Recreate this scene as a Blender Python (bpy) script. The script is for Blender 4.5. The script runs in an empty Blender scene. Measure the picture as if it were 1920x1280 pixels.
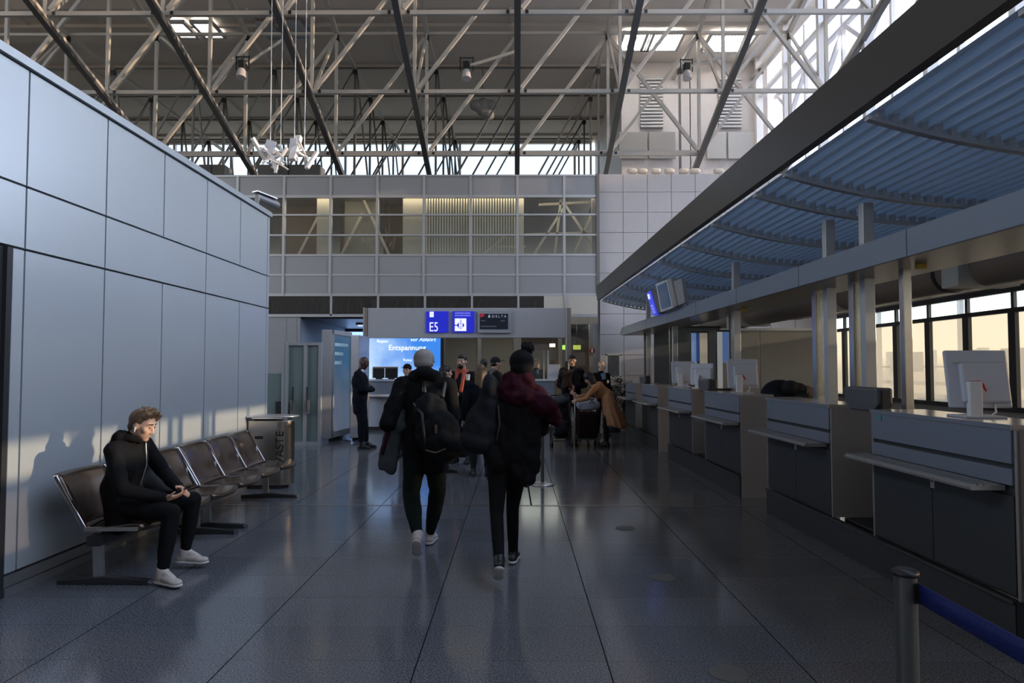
import bpy, bmesh, math, random
from mathutils import Vector, Matrix, Euler
random.seed(7)
S = bpy.context.scene
COL = S.collection
# ------------------------------------------------------------------ camera
PITCH = math.atan(50/1280); YAW = 8/1280.; EYE = 1.6
cd = bpy.data.cameras.new('camera'); cam = bpy.data.objects.new('camera', cd); COL.objects.link(cam)
cam.location = (0, 0, EYE); cam.rotation_euler = (math.pi/2 + PITCH, 0, YAW)
cd.sensor_width = 36; cd.lens = 24; cd.clip_start = .05; cd.clip_end = 400
S.camera = cam
S.view_settings.view_transform = 'Standard'; S.view_settings.look = 'None'
S.view_settings.gamma = 1; S.view_settings.use_curve_mapping = False
S.view_settings.exposure = 0.10
S.cycles.use_denoising = True
S.cycles.max_bounces = 7; S.cycles.diffuse_bounces = 4; S.cycles.glossy_bounces = 4
S.cycles.transparent_max_bounces = 10; S.cycles.caustics_reflective = False; S.cycles.caustics_refractive = False
S.cycles.sample_clamp_indirect = 6
# ------------------------------------------------------------------ world: winter sky, bright hazy horizon
W = bpy.data.worlds.new('sky'); S.world = W; W.use_nodes = True
nt = W.node_tree; nt.nodes.clear()
o_ = nt.nodes.new('ShaderNodeOutputWorld'); b_ = nt.nodes.new('ShaderNodeBackground')
tc = nt.nodes.new('ShaderNodeTexCoord'); sp = nt.nodes.new('ShaderNodeSeparateXYZ')
mr = nt.nodes.new('ShaderNodeMapRange'); mr.inputs[1].default_value = -.06; mr.inputs[2].default_value = 1
cr = nt.nodes.new('ShaderNodeValToRGB'); e = cr.color_ramp
e.elements[0].position = 0; e.elements[0].color = (.34, .31, .27, 1)
e.elements[1].position = 1; e.elements[1].color = (.50, .63, .88, 1)
for p_, c_ in ((.05, (.36, .33, .29)), (.075, (1.0, .90, .76)), (.22, (.82, .92, 1.05)), (.5, (.60, .75, 1.0))):
    k_ = e.elements.new(p_); k_.color = (*c_, 1)
L_ = nt.links.new
L_(tc.outputs['Generated'], sp.inputs[0]); L_(sp.outputs[2], mr.inputs[0]); L_(mr.outputs[0], cr.inputs[0])
L_(cr.outputs[0], b_.inputs[0]); L_(b_.outputs[0], o_.inputs[0]); b_.inputs[1].default_value = 3.7
# low warm sun, coming in through the glazing on the right
sl = bpy.data.lights.new('low_sun', 'SUN'); sl.energy = 4.6; sl.color = (1.0, .72, .48); sl.angle = .009
so = bpy.data.objects.new('low_sun', sl); COL.objects.link(so); so.location = (20, -5, 12)
SEL, SAZ = math.radians(8.6), math.radians(5)
sd = Vector((-math.cos(SEL)*math.cos(SAZ), math.cos(SEL)*math.sin(SAZ), -math.sin(SEL)))
so.rotation_euler = sd.to_track_quat('-Z', 'Y').to_euler()

# ------------------------------------------------------------------ frames and pixel helper
PH = .018   # the counters and their canopy run at a slight angle to the hall
def rot(v, a):
    c, s = math.cos(a), math.sin(a); return Vector((v[0]*c - v[1]*s, v[0]*s + v[1]*c, v[2]))
CM = Matrix.Rotation(YAW, 3, 'Z') @ Matrix.Rotation(PITCH, 3, 'X')
def at(px, py, Y):
    r = CM @ Vector(((px-960)/1280, 1, (640-py)/1280)); t = Y/r.y
    return Vector((r.x*t, Y, EYE + r.z*t))
def fl(px, py, z=0):
    r = CM @ Vector(((px-960)/1280, 1, (640-py)/1280)); t = (z-EYE)/r.z
    return Vector((r.x*t, r.y*t, z))
# ------------------------------------------------------------------ materials
_m = {}
def mat(name, col, rough=.5, metal=0., noise=.06, scale=6., bump=0., spec=.5, emit=None, estr=1., alpha=None, coat=0.):
    if name in _m: return _m[name]
    m = bpy.data.materials.new(name); m.use_nodes = True; t = m.node_tree; b = t.nodes['Principled BSDF']
    b.inputs['Roughness'].default_value = rough; b.inputs['Metallic'].default_value = metal
    b.inputs['Specular IOR Level'].default_value = spec; b.inputs['Coat Weight'].default_value = coat
    n = t.nodes.new('ShaderNodeTexNoise'); n.inputs['Scale'].default_value = scale; n.inputs['Detail'].default_value = 4
    c = t.nodes.new('ShaderNodeTexCoord'); t.links.new(c.outputs['Object'], n.inputs['Vector'])
    x = t.nodes.new('ShaderNodeMix'); x.data_type = 'RGBA'
    x.inputs[6].default_value = (*[v*(1-noise) for v in col], 1); x.inputs[7].default_value = (*[min(1, v*(1+noise)) for v in col], 1)
    t.links.new(n.outputs['Fac'], x.inputs[0]); t.links.new(x.outputs[2], b.inputs['Base Color'])
    if bump:
        bu = t.nodes.new('ShaderNodeBump'); bu.inputs['Strength'].default_value = bump; bu.inputs['Distance'].default_value = .01
        t.links.new(n.outputs['Fac'], bu.inputs['Height']); t.links.new(bu.outputs[0], b.inputs['Normal'])
    if emit:
        b.inputs['Emission Color'].default_value = (*emit, 1); b.inputs['Emission Strength'].default_value = estr
    _m[name] = m; return m
def glass(name, tint, clear, rough=.05, body=(.5, .55, .55), bodyf=.0, trans=False):
    """thin pane: clear view, a film of diffuse/translucent body, and fresnel gloss"""
    if name in _m: return _m[name]
    m = bpy.data.materials.new(name); m.use_nodes = True; t = m.node_tree; t.nodes.clear()
    o = t.nodes.new('ShaderNodeOutputMaterial'); tr = t.nodes.new('ShaderNodeBsdfTransparent'); tr.inputs[0].default_value = (*tint, 1)
    gl = t.nodes.new('ShaderNodeBsdfGlossy'); gl.inputs['Roughness'].default_value = rough
    df = t.nodes.new('ShaderNodeBsdfTranslucent' if trans else 'ShaderNodeBsdfDiffuse'); df.inputs[0].default_value = (*body, 1)
    nz = t.nodes.new('ShaderNodeTexNoise'); nz.inputs['Scale'].default_value = 1.3
    bu = t.nodes.new('ShaderNodeBump'); bu.inputs['Strength'].default_value = .08; bu.inputs['Distance'].default_value = .02
    t.links.new(nz.outputs['Fac'], bu.inputs['Height']); t.links.new(bu.outputs[0], gl.inputs['Normal'])
    m1 = t.nodes.new('ShaderNodeMixShader'); m1.inputs[0].default_value = bodyf
    t.links.new(tr.outputs[0], m1.inputs[1]); t.links.new(df.outputs[0], m1.inputs[2])
    m2 = t.nodes.new('ShaderNodeMixShader'); fr = t.nodes.new('ShaderNodeFresnel'); fr.inputs[0].default_value = 1.5
    if clear is None: t.links.new(fr.outputs[0], m2.inputs[0])
    else: m2.inputs[0].default_value = clear
    t.links.new(m1.outputs[0], m2.inputs[1]); t.links.new(gl.outputs[0], m2.inputs[2]); t.links.new(m2.outputs[0], o.inputs[0])
    _m[name] = m; return m
M = dict(
 clad=mat('blue_grey_cladding', (.665, .71, .735), .30, .5, .03, 1.5),
 seam=mat('dark_seam', (.10, .11, .13), .6),
 alu=mat('brushed_aluminium', (.62, .62, .62), .3, .85, .05, 30),
 chrome=mat('polished_steel', (.80, .80, .82), .12, 1., .03, 20),
 steel=mat('warm_brushed_steel', (.50, .46, .42), .24, 1., .10, 14),
 seat=mat('brown_polished_sheet', (.105, .075, .057), .2, .75, .15, 9),
 darkm=mat('dark_metal', (.06, .062, .066), .38, .5, .08, 12),
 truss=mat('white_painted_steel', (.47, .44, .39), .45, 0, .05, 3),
 trussd=mat('grey_steel_and_shade', (.13, .125, .115), .35, .4, .05, 3),
 ceil=mat('ceiling_board', (.60, .545, .48), .8, 0, .05, 1),
 stone=mat('pale_stone', (.60, .555, .53), .6, 0, .06, 9),
 white=mat('white_paint', (.80, .80, .79), .5, 0, .02, 4),
 plas=mat('pale_grey_plastic', (.58, .60, .66), .4, 0, .02, 8),
 panel=mat('grey_metal_panel', (.33, .33, .335), .4, .3, .03, 1.2),
 brid=mat('parapet_metal', (.36, .36, .365), .4, .2, .03, 1.2),
 mull=mat('mullion_aluminium', (.55, .55, .55), .35, .5, .03, 8),
 cfront=mat('blue_grey_laminate', (.215, .24, .29), .45, 0, .04, 30),
 ctop=mat('glossy_worktop', (.40, .36, .33), .16, 0, .08, 6),
 cdark=mat('charcoal_laminate', (.052, .054, .056), .42, 0, .08, 10),
 cside=mat('greige_laminate', (.34, .31, .285), .5, 0, .03, 5),
 beam=mat('dark_bronze_sheet', (.062, .055, .052), .38, .3, .10, 1.2),
 sheet=mat('corrugated_steel', (.73, .80, .87), .34, .1, .04, 5),
 duct=mat('duct_metal', (.26, .205, .16), .45, .15, .08, 2),
 ductp=mat('duct_flange_white', (.55, .53, .47), .5, 0, .05, 2),
 wallw=mat('warm_plaster', (.42, .37, .32), .7, 0, .05, 1.5),
 brown=mat('brown_wall', (.16, .115, .085), .7, 0, .1, 1),
 black=mat('black_plastic', (.012, .012, .013), .4, 0, .1, 10),
 frost=glass('frosted_green_glass', (.35, .45, .42), .10, .25, (.26, .33, .31), .72),
 clear=glass('clear_glass', (.90, .94, .93), .08, .02),
 mirror=glass('bridge_glass', (.88, .90, .88), .10, .02, (.3, .3, .3), .0),
 dglass=glass('dark_reflecting_glass', (.55, .58, .62), .10, .03, (.015, .015, .016), .35),
 sailg=glass('pale_upper_glazing', (.97, .97, 1.0), .04, .1),
 tinted=glass('tinted_glazing', (.60, .63, .64), .03, .1),
 trans=glass('translucent_pane', (.8, .76, .68), .03, .3, (.36, .345, .285), .50, True),
 gglass=glass('grey_smoked_glass', (.22, .22, .21), .06, .2, (.44, .435, .40), .85, True),
)
t_ = M['sheet'].node_tree; b_ = t_.nodes['Principled BSDF']; o_ = [n for n in t_.nodes if n.type == 'OUTPUT_MATERIAL'][0]
x_ = t_.nodes.new('ShaderNodeMixShader'); x_.inputs[0].default_value = .20; r_ = t_.nodes.new('ShaderNodeBsdfTranslucent'); r_.inputs[0].default_value = (.70, .84, .96, 1)
t_.links.new(b_.outputs[0], x_.inputs[1]); t_.links.new(r_.outputs[0], x_.inputs[2]); t_.links.new(x_.outputs[0], o_.inputs[0])
# ------------------------------------------------------------------ mesh builder
class MB:
    def __init__(s): s.v = []; s.f = []; s.sm = []
    def add(s, vs, fs, smooth=False):
        o = len(s.v); s.v += [Vector(v) for v in vs]; s.f += [[i+o for i in f] for f in fs]; s.sm += [smooth]*len(fs); return s
    def box(s, a, b):
        x0, y0, z0 = (min(a[i], b[i]) for i in range(3)); x1, y1, z1 = (max(a[i], b[i]) for i in range(3))
        return s.add([(x0,y0,z0),(x1,y0,z0),(x1,y1,z0),(x0,y1,z0),(x0,y0,z1),(x1,y0,z1),(x1,y1,z1),(x0,y1,z1)],
              [(3,2,1,0),(4,5,6,7),(0,1,5,4),(1,2,6,5),(2,3,7,6),(3,0,4,7)])
    def cbox(s, c, d, R=None):
        c = Vector(c); vs = []
        for z in (-1, 1):
            for x, y in ((-1,-1),(1,-1),(1,1),(-1,1)):
                v = Vector((x*d[0]/2, y*d[1]/2, z*d[2]/2)); vs.append(c + (R @ v if R else v))
        return s.add(vs, [(3,2,1,0),(4,5,6,7),(0,1,5,4),(1,2,6,5),(2,3,7,6),(3,0,4,7)])
    def bar(s, p, q, w, h=None, up=(0, 0, 1)):
        """rectangular bar from p to q, w across, h along the up direction"""
        h = h or w; p = Vector(p); q = Vector(q); d = (q-p).normalized(); u = Vector(up)
        if abs(d.dot(u)) > .98: u = Vector((0, 1, 0))
        x = d.cross(u).normalized(); y = x.cross(d)
        vs = [e_ + x*a*w/2 + y*b*h/2 for e_ in (p, q) for a, b in ((-1,-1),(1,-1),(1,1),(-1,1))]
        return s.add(vs, [(0,1,2,3),(7,6,5,4),(4,5,1,0),(5,6,2,1),(6,7,3,2),(7,4,0,3)])
    def tube(s, p, q, r, r2=None, n=12, cap=True):
        r2 = r if r2 is None else r2; p = Vector(p); q = Vector(q); d = (q-p).normalized()
        u = Vector((0,0,1)) if abs(d.z) < .95 else Vector((0,1,0)); x = d.cross(u).normalized(); y = x.cross(d)
        vs = [e_ + x*math.cos(2*math.pi*i/n)*R + y*math.sin(2*math.pi*i/n)*R for e_, R in ((p, r), (q, r2)) for i in range(n)]
        s.add(vs, [(i, (i+1) % n, n+(i+1) % n, n+i) for i in range(n)], True)
        if cap: s.add(vs, [tuple(range(n))[::-1], tuple(range(n, 2*n))])
        return s
    def path(s, pts, r, n=8):
        for a, b in zip(pts, pts[1:]): s.caps(a, b, r, r, n, 2)
        return s
    def caps(s, p, q, r, r2=None, n=14, k=4, flat=None):
        """tapered capsule; flat=(axis, factor) squashes the section along a world axis"""
        r2 = r if r2 is None else r2; p = Vector(p); q = Vector(q); d = q-p
        if d.length < 1e-6: d = Vector((0,0,1e-4)); q = p+d
        L = d.length; d = d.normalized(); u = Vector((0,0,1)) if abs(d.z) < .95 else Vector((0,1,0))
        x = d.cross(u).normalized(); y = x.cross(d); rings = []
        for i in range(1, k+1): a = -math.pi/2 + i*math.pi/2/k; rings.append((p + d*math.sin(a)*r, math.cos(a)*r))
        for i in range(0, k): a = i*math.pi/2/k; rings.append((q + d*math.sin(a)*r2, math.cos(a)*r2))
        vs = [p - d*r]
        for c, R in rings: vs += [c + x*math.cos(2*math.pi*j/n)*R + y*math.sin(2*math.pi*j/n)*R for j in range(n)]
        vs.append(q + d*r2)
        if flat:
            ax, fc = Vector(flat[0]).normalized(), flat[1]
            vs2 = []
            for v in vs:
                t = max(0, min(1, (v-p).dot(d)/L)); c = p + d*L*t; o = v-c; vs2.append(c + o - ax*o.dot(ax)*(1-fc))
            vs = vs2
        m = len(rings); fs = [(0, 1+(j+1) % n, 1+j) for j in range(n)]
        for i in range(m-1): fs += [(1+i*n+j, 1+i*n+(j+1) % n, 1+(i+1)*n+(j+1) % n, 1+(i+1)*n+j) for j in range(n)]
        fs += [(1+(m-1)*n+j, 1+(m-1)*n+(j+1) % n, 1+m*n) for j in range(n)]
        return s.add(vs, fs, True)
    def ell(s, c, r, R=None, n=18, k=12):
        c = Vector(c); vs = []; 
        if not hasattr(r, '__len__'): r = (r, r, r)
        def P(a, b):
            v = Vector((math.cos(a)*math.cos(b)*r[0], math.cos(a)*math.sin(b)*r[1], math.sin(a)*r[2])); return c + (R @ v if R else v)
        vs.append(P(-math.pi/2, 0))
        for i in range(1, k): vs += [P(-math.pi/2 + math.pi*i/k, 2*math.pi*j/n) for j in range(n)]
        vs.append(P(math.pi/2, 0))
        fs = [(0, 1+(j+1) % n, 1+j) for j in range(n)]
        for i in range(k-2): fs += [(1+i*n+j, 1+i*n+(j+1) % n, 1+(i+1)*n+(j+1) % n, 1+(i+1)*n+j) for j in range(n)]
        fs += [(1+(k-2)*n+j, 1+(k-2)*n+(j+1) % n, 1+(k-1)*n) for j in range(n)]
        return s.add(vs, fs, True)
    def prism(s, poly, axis, a, b):
        """extrude a closed 2-D outline along an axis ('x','y','z') from a to b"""
        f = {'x': lambda u, v, w: (w, u, v), 'y': lambda u, v, w: (u, w, v), 'z': lambda u, v, w: (u, v, w)}[axis]
        n = len(poly); vs = [f(u, v, a) for u, v in poly] + [f(u, v, b) for u, v in poly]
        return s.add(vs, [tuple(range(n))[::-1], tuple(range(n, 2*n))] + [(i, (i+1) % n, n+(i+1) % n, n+i) for i in range(n)])
    def lathe(s, c, prof, n=24):
        c = Vector(c); vs = []
        for r, z in prof: vs += [c + Vector((r*math.cos(2*math.pi*j/n), r*math.sin(2*math.pi*j/n), z)) for j in range(n)]
        return s.add(vs, [(i*n+j, i*n+(j+1) % n, (i+1)*n+(j+1) % n, (i+1)*n+j) for i in range(len(prof)-1) for j in range(n)], True)
    def grid(s, f, nu, nv, smooth=True, thick=0.):
        vs = [f(i/nu, j/nv) for i in range(nu+1) for j in range(nv+1)]
        return s.add(vs, [(i*(nv+1)+j, (i+1)*(nv+1)+j, (i+1)*(nv+1)+j+1, i*(nv+1)+j+1) for i in range(nu) for j in range(nv)], smooth)
    def obj(s, name, m, off=Vector((0,0,0)), bevel=0., recalc=True):
        me = bpy.data.meshes.new(name); me.from_pydata([v-off for v in s.v], [], s.f)
        me.polygons.foreach_set('use_smooth', s.sm)
        if recalc:
            b = bmesh.new(); b.from_mesh(me); bmesh.ops.recalc_face_normals(b, faces=b.faces); b.to_mesh(me); b.free()
        me.update(); o = bpy.data.objects.new(name, me); COL.objects.link(o)
        if m: me.materials.append(m)
        if bevel:
            md = o.modifiers.new('bevel', 'BEVEL'); md.width = bevel; md.segments = 2; md.limit_method = 'ANGLE'; md.angle_limit = math.radians(40)
        return o
class Thing:
    """an Empty at the thing's base; parts are given in hall coordinates (or in the counters' turned frame)"""
    def __init__(s, name, label=None, cat=None, loc=(0,0,0), frame='W', rz=0., group=None, kind=None, local=False):
        a = (PH if frame == 'R' else 0)
        s.r = bpy.data.objects.new(name, None); COL.objects.link(s.r); s.r.empty_display_size = .2
        s.off = Vector((0,0,0)) if local else Vector(loc); s.r.location = rot(loc, a); s.r.rotation_euler = (0, 0, a+rz)
        tag(s.r, label, cat, group, kind)
    def part(s, name, mb, m, parent=None, bevel=0., label=None):
        o = mb.obj(name, m, s.off, bevel); o.parent = parent or s.r
        if label: o['label'] = label
        return o
    def blob(s, name, mb, m, vox=.012, sm=4, parent=None, label=None):
        o = s.part(name, mb, m, parent, label=label); shrink(o, vox, sm); return o
def tag(o, label=None, cat=None, group=None, kind=None):
    if label: o['label'] = label
    if cat: o['category'] = cat
    if group: o['group'] = group
    if kind: o['kind'] = kind
    return o
_tx = {}
def folds(o, strength=.016, size=.11):
    k = (size,)
    if k not in _tx: t_ = bpy.data.textures.new('cloth_folds', 'CLOUDS'); t_.noise_scale = size; t_.noise_depth = 1; _tx[k] = t_
    d = o.modifiers.new('folds', 'DISPLACE'); d.texture = _tx[k]; d.strength = strength; d.mid_level = .5; d.texture_coords = 'LOCAL'
    m3 = o.modifiers.new('soften2', 'SMOOTH'); m3.factor = .4; m3.iterations = 1
def shrink(o, vox, sm=4):
    """fuse the overlapping volumes of one part into one continuous skin"""
    md = o.modifiers.new('fuse', 'REMESH'); md.mode = 'VOXEL'; md.voxel_size = vox; md.use_smooth_shade = True
    if sm:
        m2 = o.modifiers.new('soften', 'SMOOTH'); m2.factor = .5; m2.iterations = sm
def one(name, mb, m, label, cat, loc=None, frame='W', group=None, bevel=0.):
    """a thing that is a single mesh, its origin at loc"""
    L = Vector(loc) if loc else Vector((0,0,0)); o = mb.obj(name, m, L, bevel)
    a = PH if frame == 'R' else 0; o.location = rot(L, a); o.rotation_euler = (0, 0, a)
    return tag(o, label, cat, group)
def struct(name, mb, m, frame='W', bevel=0.):
    o = mb.obj(name, m, Vector((0,0,0)), bevel); o.rotation_euler = (0, 0, PH if frame == 'R' else 0); o['kind'] = 'structure'; return o
def text(name, s, size, loc, rotm, m, parent=None, align='LEFT', ext=.004, off=Vector((0,0,0)), shear=0.):
    c = bpy.data.curves.new(name, 'FONT'); c.body = s; c.size = size; c.extrude = ext; c.align_x = align; c.shear = shear; c.resolution_u = 3
    t = bpy.data.objects.new(name, c); COL.objects.link(t); bpy.context.view_layer.update()
    me = bpy.data.meshes.new_from_object(t.evaluated_get(bpy.context.evaluated_depsgraph_get()))
    COL.objects.unlink(t); bpy.data.objects.remove(t)
    me.transform(Matrix.Translation(Vector(loc)-off) @ rotm.to_4x4()); me.materials.clear(); me.materials.append(m)
    o = bpy.data.objects.new(name, me); COL.objects.link(o)
    if parent: o.parent = parent
    return o
FRONT = Matrix(((1,0,0),(0,0,-1),(0,1,0)))   # lettering that faces the camera side (-Y)
FLAT = lambda a: Matrix.Rotation(a, 3, 'Z')
# ================================================================== the setting
def floor_mat():
    m = bpy.data.materials.new('polished_granite'); m.use_nodes = True; t = m.node_tree; b = t.nodes['Principled BSDF']; N = t.nodes.new; L = t.links.new
    def math_(op, a, v=None, **k):
        n = N('ShaderNodeMath'); n.operation = op
        for i, x in enumerate((a, v)):
            if x is None: continue
            if isinstance(x, (int, float)): n.inputs[i].default_value = x
            else: L(x, n.inputs[i])
        return n.outputs[0]
    c = N('ShaderNodeTexCoord'); s = N('ShaderNodeSeparateXYZ'); L(c.outputs['Object'], s.inputs[0])
    u = math_('DIVIDE', math_('ADD', s.outputs[0], .54+103.5), 1.035); v = math_('DIVIDE', math_('ADD', s.outputs[1], 51-4.31), .51)
    fu = math_('ABSOLUTE', math_('SUBTRACT', math_('FRACT', u), .5)); fv = math_('ABSOLUTE', math_('SUBTRACT', math_('FRACT', v), .5))
    ju = math_('GREATER_THAN', fu, .5-.0035); jv = math_('MULTIPLY', math_('GREATER_THAN', fv, .5-.0045), .55)
    j = math_('MAXIMUM', ju, jv)
    cx = N('ShaderNodeCombineXYZ'); L(math_('FLOOR', u), cx.inputs[0]); L(math_('FLOOR', v), cx.inputs[1])
    wn = N('ShaderNodeTexWhiteNoise'); wn.noise_dimensions = '2D'; L(cx.outputs[0], wn.inputs['Vector'])
    n1 = N('ShaderNodeTexNoise'); n1.inputs['Scale'].default_value = 105; n1.inputs['Detail'].default_value = 3; L(c.outputs['Object'], n1.inputs['Vector'])
    vo = N('ShaderNodeTexVoronoi'); vo.inputs['Scale'].default_value = 60; L(c.outputs['Object'], vo.inputs['Vector'])
    r = N('ShaderNodeValToRGB'); e = r.color_ramp; e.elements[0].position = .36; e.elements[0].color = (.058, .063, .072, 1); e.elements[1].position = .66; e.elements[1].color = (.235, .247, .272, 1)
    L(n1.outputs['Fac'], r.inputs[0])
    hs = N('ShaderNodeHueSaturation'); L(r.outputs[0], hs.inputs['Color']); L(math_('ADD', math_('ADD', math_('MULTIPLY', wn.outputs[0], .16), .84), math_('MULTIPLY', vo.outputs[0], .12)), hs.inputs['Value'])
    x = N('ShaderNodeMix'); x.data_type = 'RGBA'; L(j, x.inputs[0]); L(hs.outputs[0], x.inputs[6]); x.inputs[7].default_value = (.012, .013, .016, 1)
    L(x.outputs[2], b.inputs['Base Color'])
    n2 = N('ShaderNodeTexNoise'); n2.inputs['Scale'].default_value = .9; L(c.outputs['Object'], n2.inputs['Vector'])
    L(math_('ADD', math_('MULTIPLY', n2.outputs['Fac'], .05), math_('ADD', math_('MULTIPLY', j, .25), .11)), b.inputs['Roughness'])
    L(math_('MULTIPLY', math_('SUBTRACT', 1.0, j), .48), b.inputs['Specular IOR Level'])
    bu = N('ShaderNodeBump'); bu.inputs['Strength'].default_value = .05; bu.inputs['Distance'].default_value = .003
    n3 = N('ShaderNodeTexNoise'); n3.inputs['Scale'].default_value = 2.2; L(c.outputs['Object'], n3.inputs['Vector']); L(n3.outputs['Fac'], bu.inputs['Height']); L(bu.outputs[0], b.inputs['Normal'])
    return m
struct('floor', MB().box((-22.2, -7, -.2), (9, 33, 0)), floor_mat())
b = MB(); b.box((-3.55, 8.0, -.01), (2.78, 8.06, .003)); struct('trim_1', b, mat('floor_joint_strip', (.42, .40, .38), .25, .8))
# ceiling: level over the far half, rising towards the camera
b = MB(); b.prism([(14, 14.56), (20, 12.37), (32.3, 12.37), (32.3, 12.7), (20, 12.7), (14, 14.86)], 'x', -22.3, 9.0); b.prism([(-7, 18.2), (4, 18.2), (14, 14.56), (14, 14.86), (4, 18.5), (-7, 18.5)], 'x', -22.3, 5.0)
for y in (20.9, 23.8, 26.4, 28.9, 31.0): b.box((-22, y, 12.27), (8.4, y+.10, 12.37))
for x in (-19, -15.3, -11.5, -8.1, -4.1, -.2, 3.8): b.box((x, 20, 12.33), (x+.05, 32, 12.37))
struct('ceiling', b, M['ceil'])
# near left: the metal clad room
J = [2.0, 2.985, 3.95, 4.923, 5.889, 6.86, 7.82, 8.78, 9.742, 9.83]
g = .009; b = MB()
def pan(y0, y1, z0, z1): b.box((-3.62, y0+g, z0+g), (-3.58, y1-g, z1-g))
for y0, y1 in zip(J, J[1:]):
    pan(y0, y1, 2.925, 3.79)
    if y0 > 4.9: pan(y0, y1, .15, 2.463)
for y0, y1 in ((2.0, 3.95), (3.95, 4.923), (4.923, 5.889), (5.889, 7.82), (7.82, 9.742), (9.742, 9.83)): pan(y0, y1, 2.463, 2.925)
pan(4.80, 4.923, .15, 2.463)
b.box((-3.64, 2.0, 3.795), (-3.55, 9.84, 3.86)); b.box((-7.0, -6.6, 0), (-3.66, 2.0, 3.86))
struct('wall_left', b, M['clad'])
b = MB(); b.box((-9.5, 2.0, 0), (-3.622, 9.825, 3.84)); struct('wall_left_core', b, M['seam'])
b = MB(); b.box((-3.63, 4.80, 0), (-3.565, 9.83, .06)); b.box((-3.62, 4.80, .065), (-3.575, 9.83, .142)); struct('baseboard_left', b, M['alu'])
b = MB(); b.box((-3.615, 3.4, 0), (-3.60, 4.79, 2.455)); b.box((-3.60, 4.74, 0), (-3.57, 4.79, 2.455)); struct('door_1', b, M['darkm'])
# hall walls
b = MB(); b.box((-22.3, -7, 0), (-22, 32.4, 3.2)); b.box((-22.3, 13, 3.2), (-22, 32.4, 12.4)); b.box((-22.3, -7, 3.2), (-22, -6, 18.3))
struct('wall_far_left', b, M['brown'])
b = MB()
for y in range(-6, 14, 3): b.box((-22.2, y, 3.2), (-22.0, y+.14, 17))
for z in (6.4, 9.6): b.box((-22.2, -6, z), (-22.0, 13, z+.12))
wl = struct('added_window_1', b, M['mull'])  # unseen glazing, added to light the canopy underside from the left
b = MB(); b.box((-22.3, -7.2, 0), (9, -7, 18.4)); struct('wall_rear', b, M['wallw'])
# right: outer wall with the translucent window band, spandrel, and tall upper glazing
XR = 8.5; DXR = 2.75
b = MB(); b.box((XR, -7, 0), (XR+.3, 32.4, .90)); b.box((XR, -7, 3.0), (XR+.3, 32.4, 4.6)); b.box((XR, 23.6, 4.6), (XR+.3, 32.4, 12.4)); b.box((XR, 19.3, .9), (XR+.3, 32.4, 3.0))
struct('wall_right', b, M['wallw'])
b = MB(); b.box((XR-.12, -6, .86), (XR, 19.3, .94)); b.box((XR-.06, -6, 2.55), (XR+.02, 19.3, 2.63)); b.box((XR-.08, -6, 2.90), (XR+.02, 19.3, 3.0))
y = -5.2
while y < 19.2:
    b.box((XR-.05, y, .94), (XR+.02, y+.17, 2.6)); b.box((XR-.04, y+.03, 2.6), (XR+.02, y+.10, 2.9)); y += 1.2
w2 = struct('window_2', b, M['darkm'])
b = MB(); b.box((XR+.03, -6, .94), (XR+.045, 19.3, 2.56)); o = b.obj('translucent_pane', M['trans']); o.parent = w2
b = MB(); b.box((XR+.03, -6, 2.62), (XR+.045, 19.3, 2.9)); o = b.obj('clear_pane', M['clear']); o.parent = w2
b = MB(); y = -5.8
while y < 23.5:
    b.box((XR-.18, y, 4.6), (XR+.05, y+.16, 12.37)); y += 2.43
for z in (4.6, 6.8, 8.9, 11.0): b.box((XR-.10, -6, z), (XR+.05, 23.6, z+.10))
b.box((XR-.1, -6, 12.27), (XR+.1, 23.6, 12.4))
y = -3.37
while y < 21:
    for z0, z1 in ((8.95, 11.05), (11.05, 8.95)): b.bar((XR+.55, y, z0), (XR+.55, y+2.43, z1), .12)
    b.bar((XR+.5, y, 6.8), (XR+.5, y, 12.3), .1); y += 2.43
b.box((XR+.5, -6, 8.9), (XR+.62, 23.6, 9.0)); b.box((XR+.5, -6, 11.0), (XR+.62, 23.6, 11.1))
w3 = struct('window_3', b, M['white'])
b = MB(); b.box((XR+.06, -6, 4.65), (XR+.075, 23.6, 12.3)); o = b.obj('glazing_pane', M['sailg']); o.parent = w3
b = MB()
for k in range(3): x = 5.1+1.6*k; b.bar((x, 14, 14.7), (x, 4, 18.35), .12, .2); b.bar((x, 4, 18.35), (x, -7, 18.35), .12, .2)
for y_, z_ in ((14, 14.7), (10.6, 15.9), (7.3, 17.1), (4, 18.35), (0, 18.35), (-4, 18.35), (-7, 18.35)): b.bar((5.0, y_, z_), (8.8, y_, z_), .12, .2)
w6 = struct('added_window_6', b, M['white'])  # skylight strip out of view, added to let in more sky light
b = MB(); b.prism([(-7, 18.4), (4, 18.4), (14, 14.75), (14, 14.76), (4, 18.42), (-7, 18.42)], 'x', 5.0, 8.8); o = b.obj('added_skylight_pane', M['sailg']); o.parent = w6
b = MB()
for y_ in (-6.9, -3, 1, 5, 9, 13): b.box((XR+.1, y_, 12.4), (XR+.25, y_+.15, 18.4))
struct('added_window_7', b, M['white'])  # open gable glazing out of view, added to brighten the hall
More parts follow.
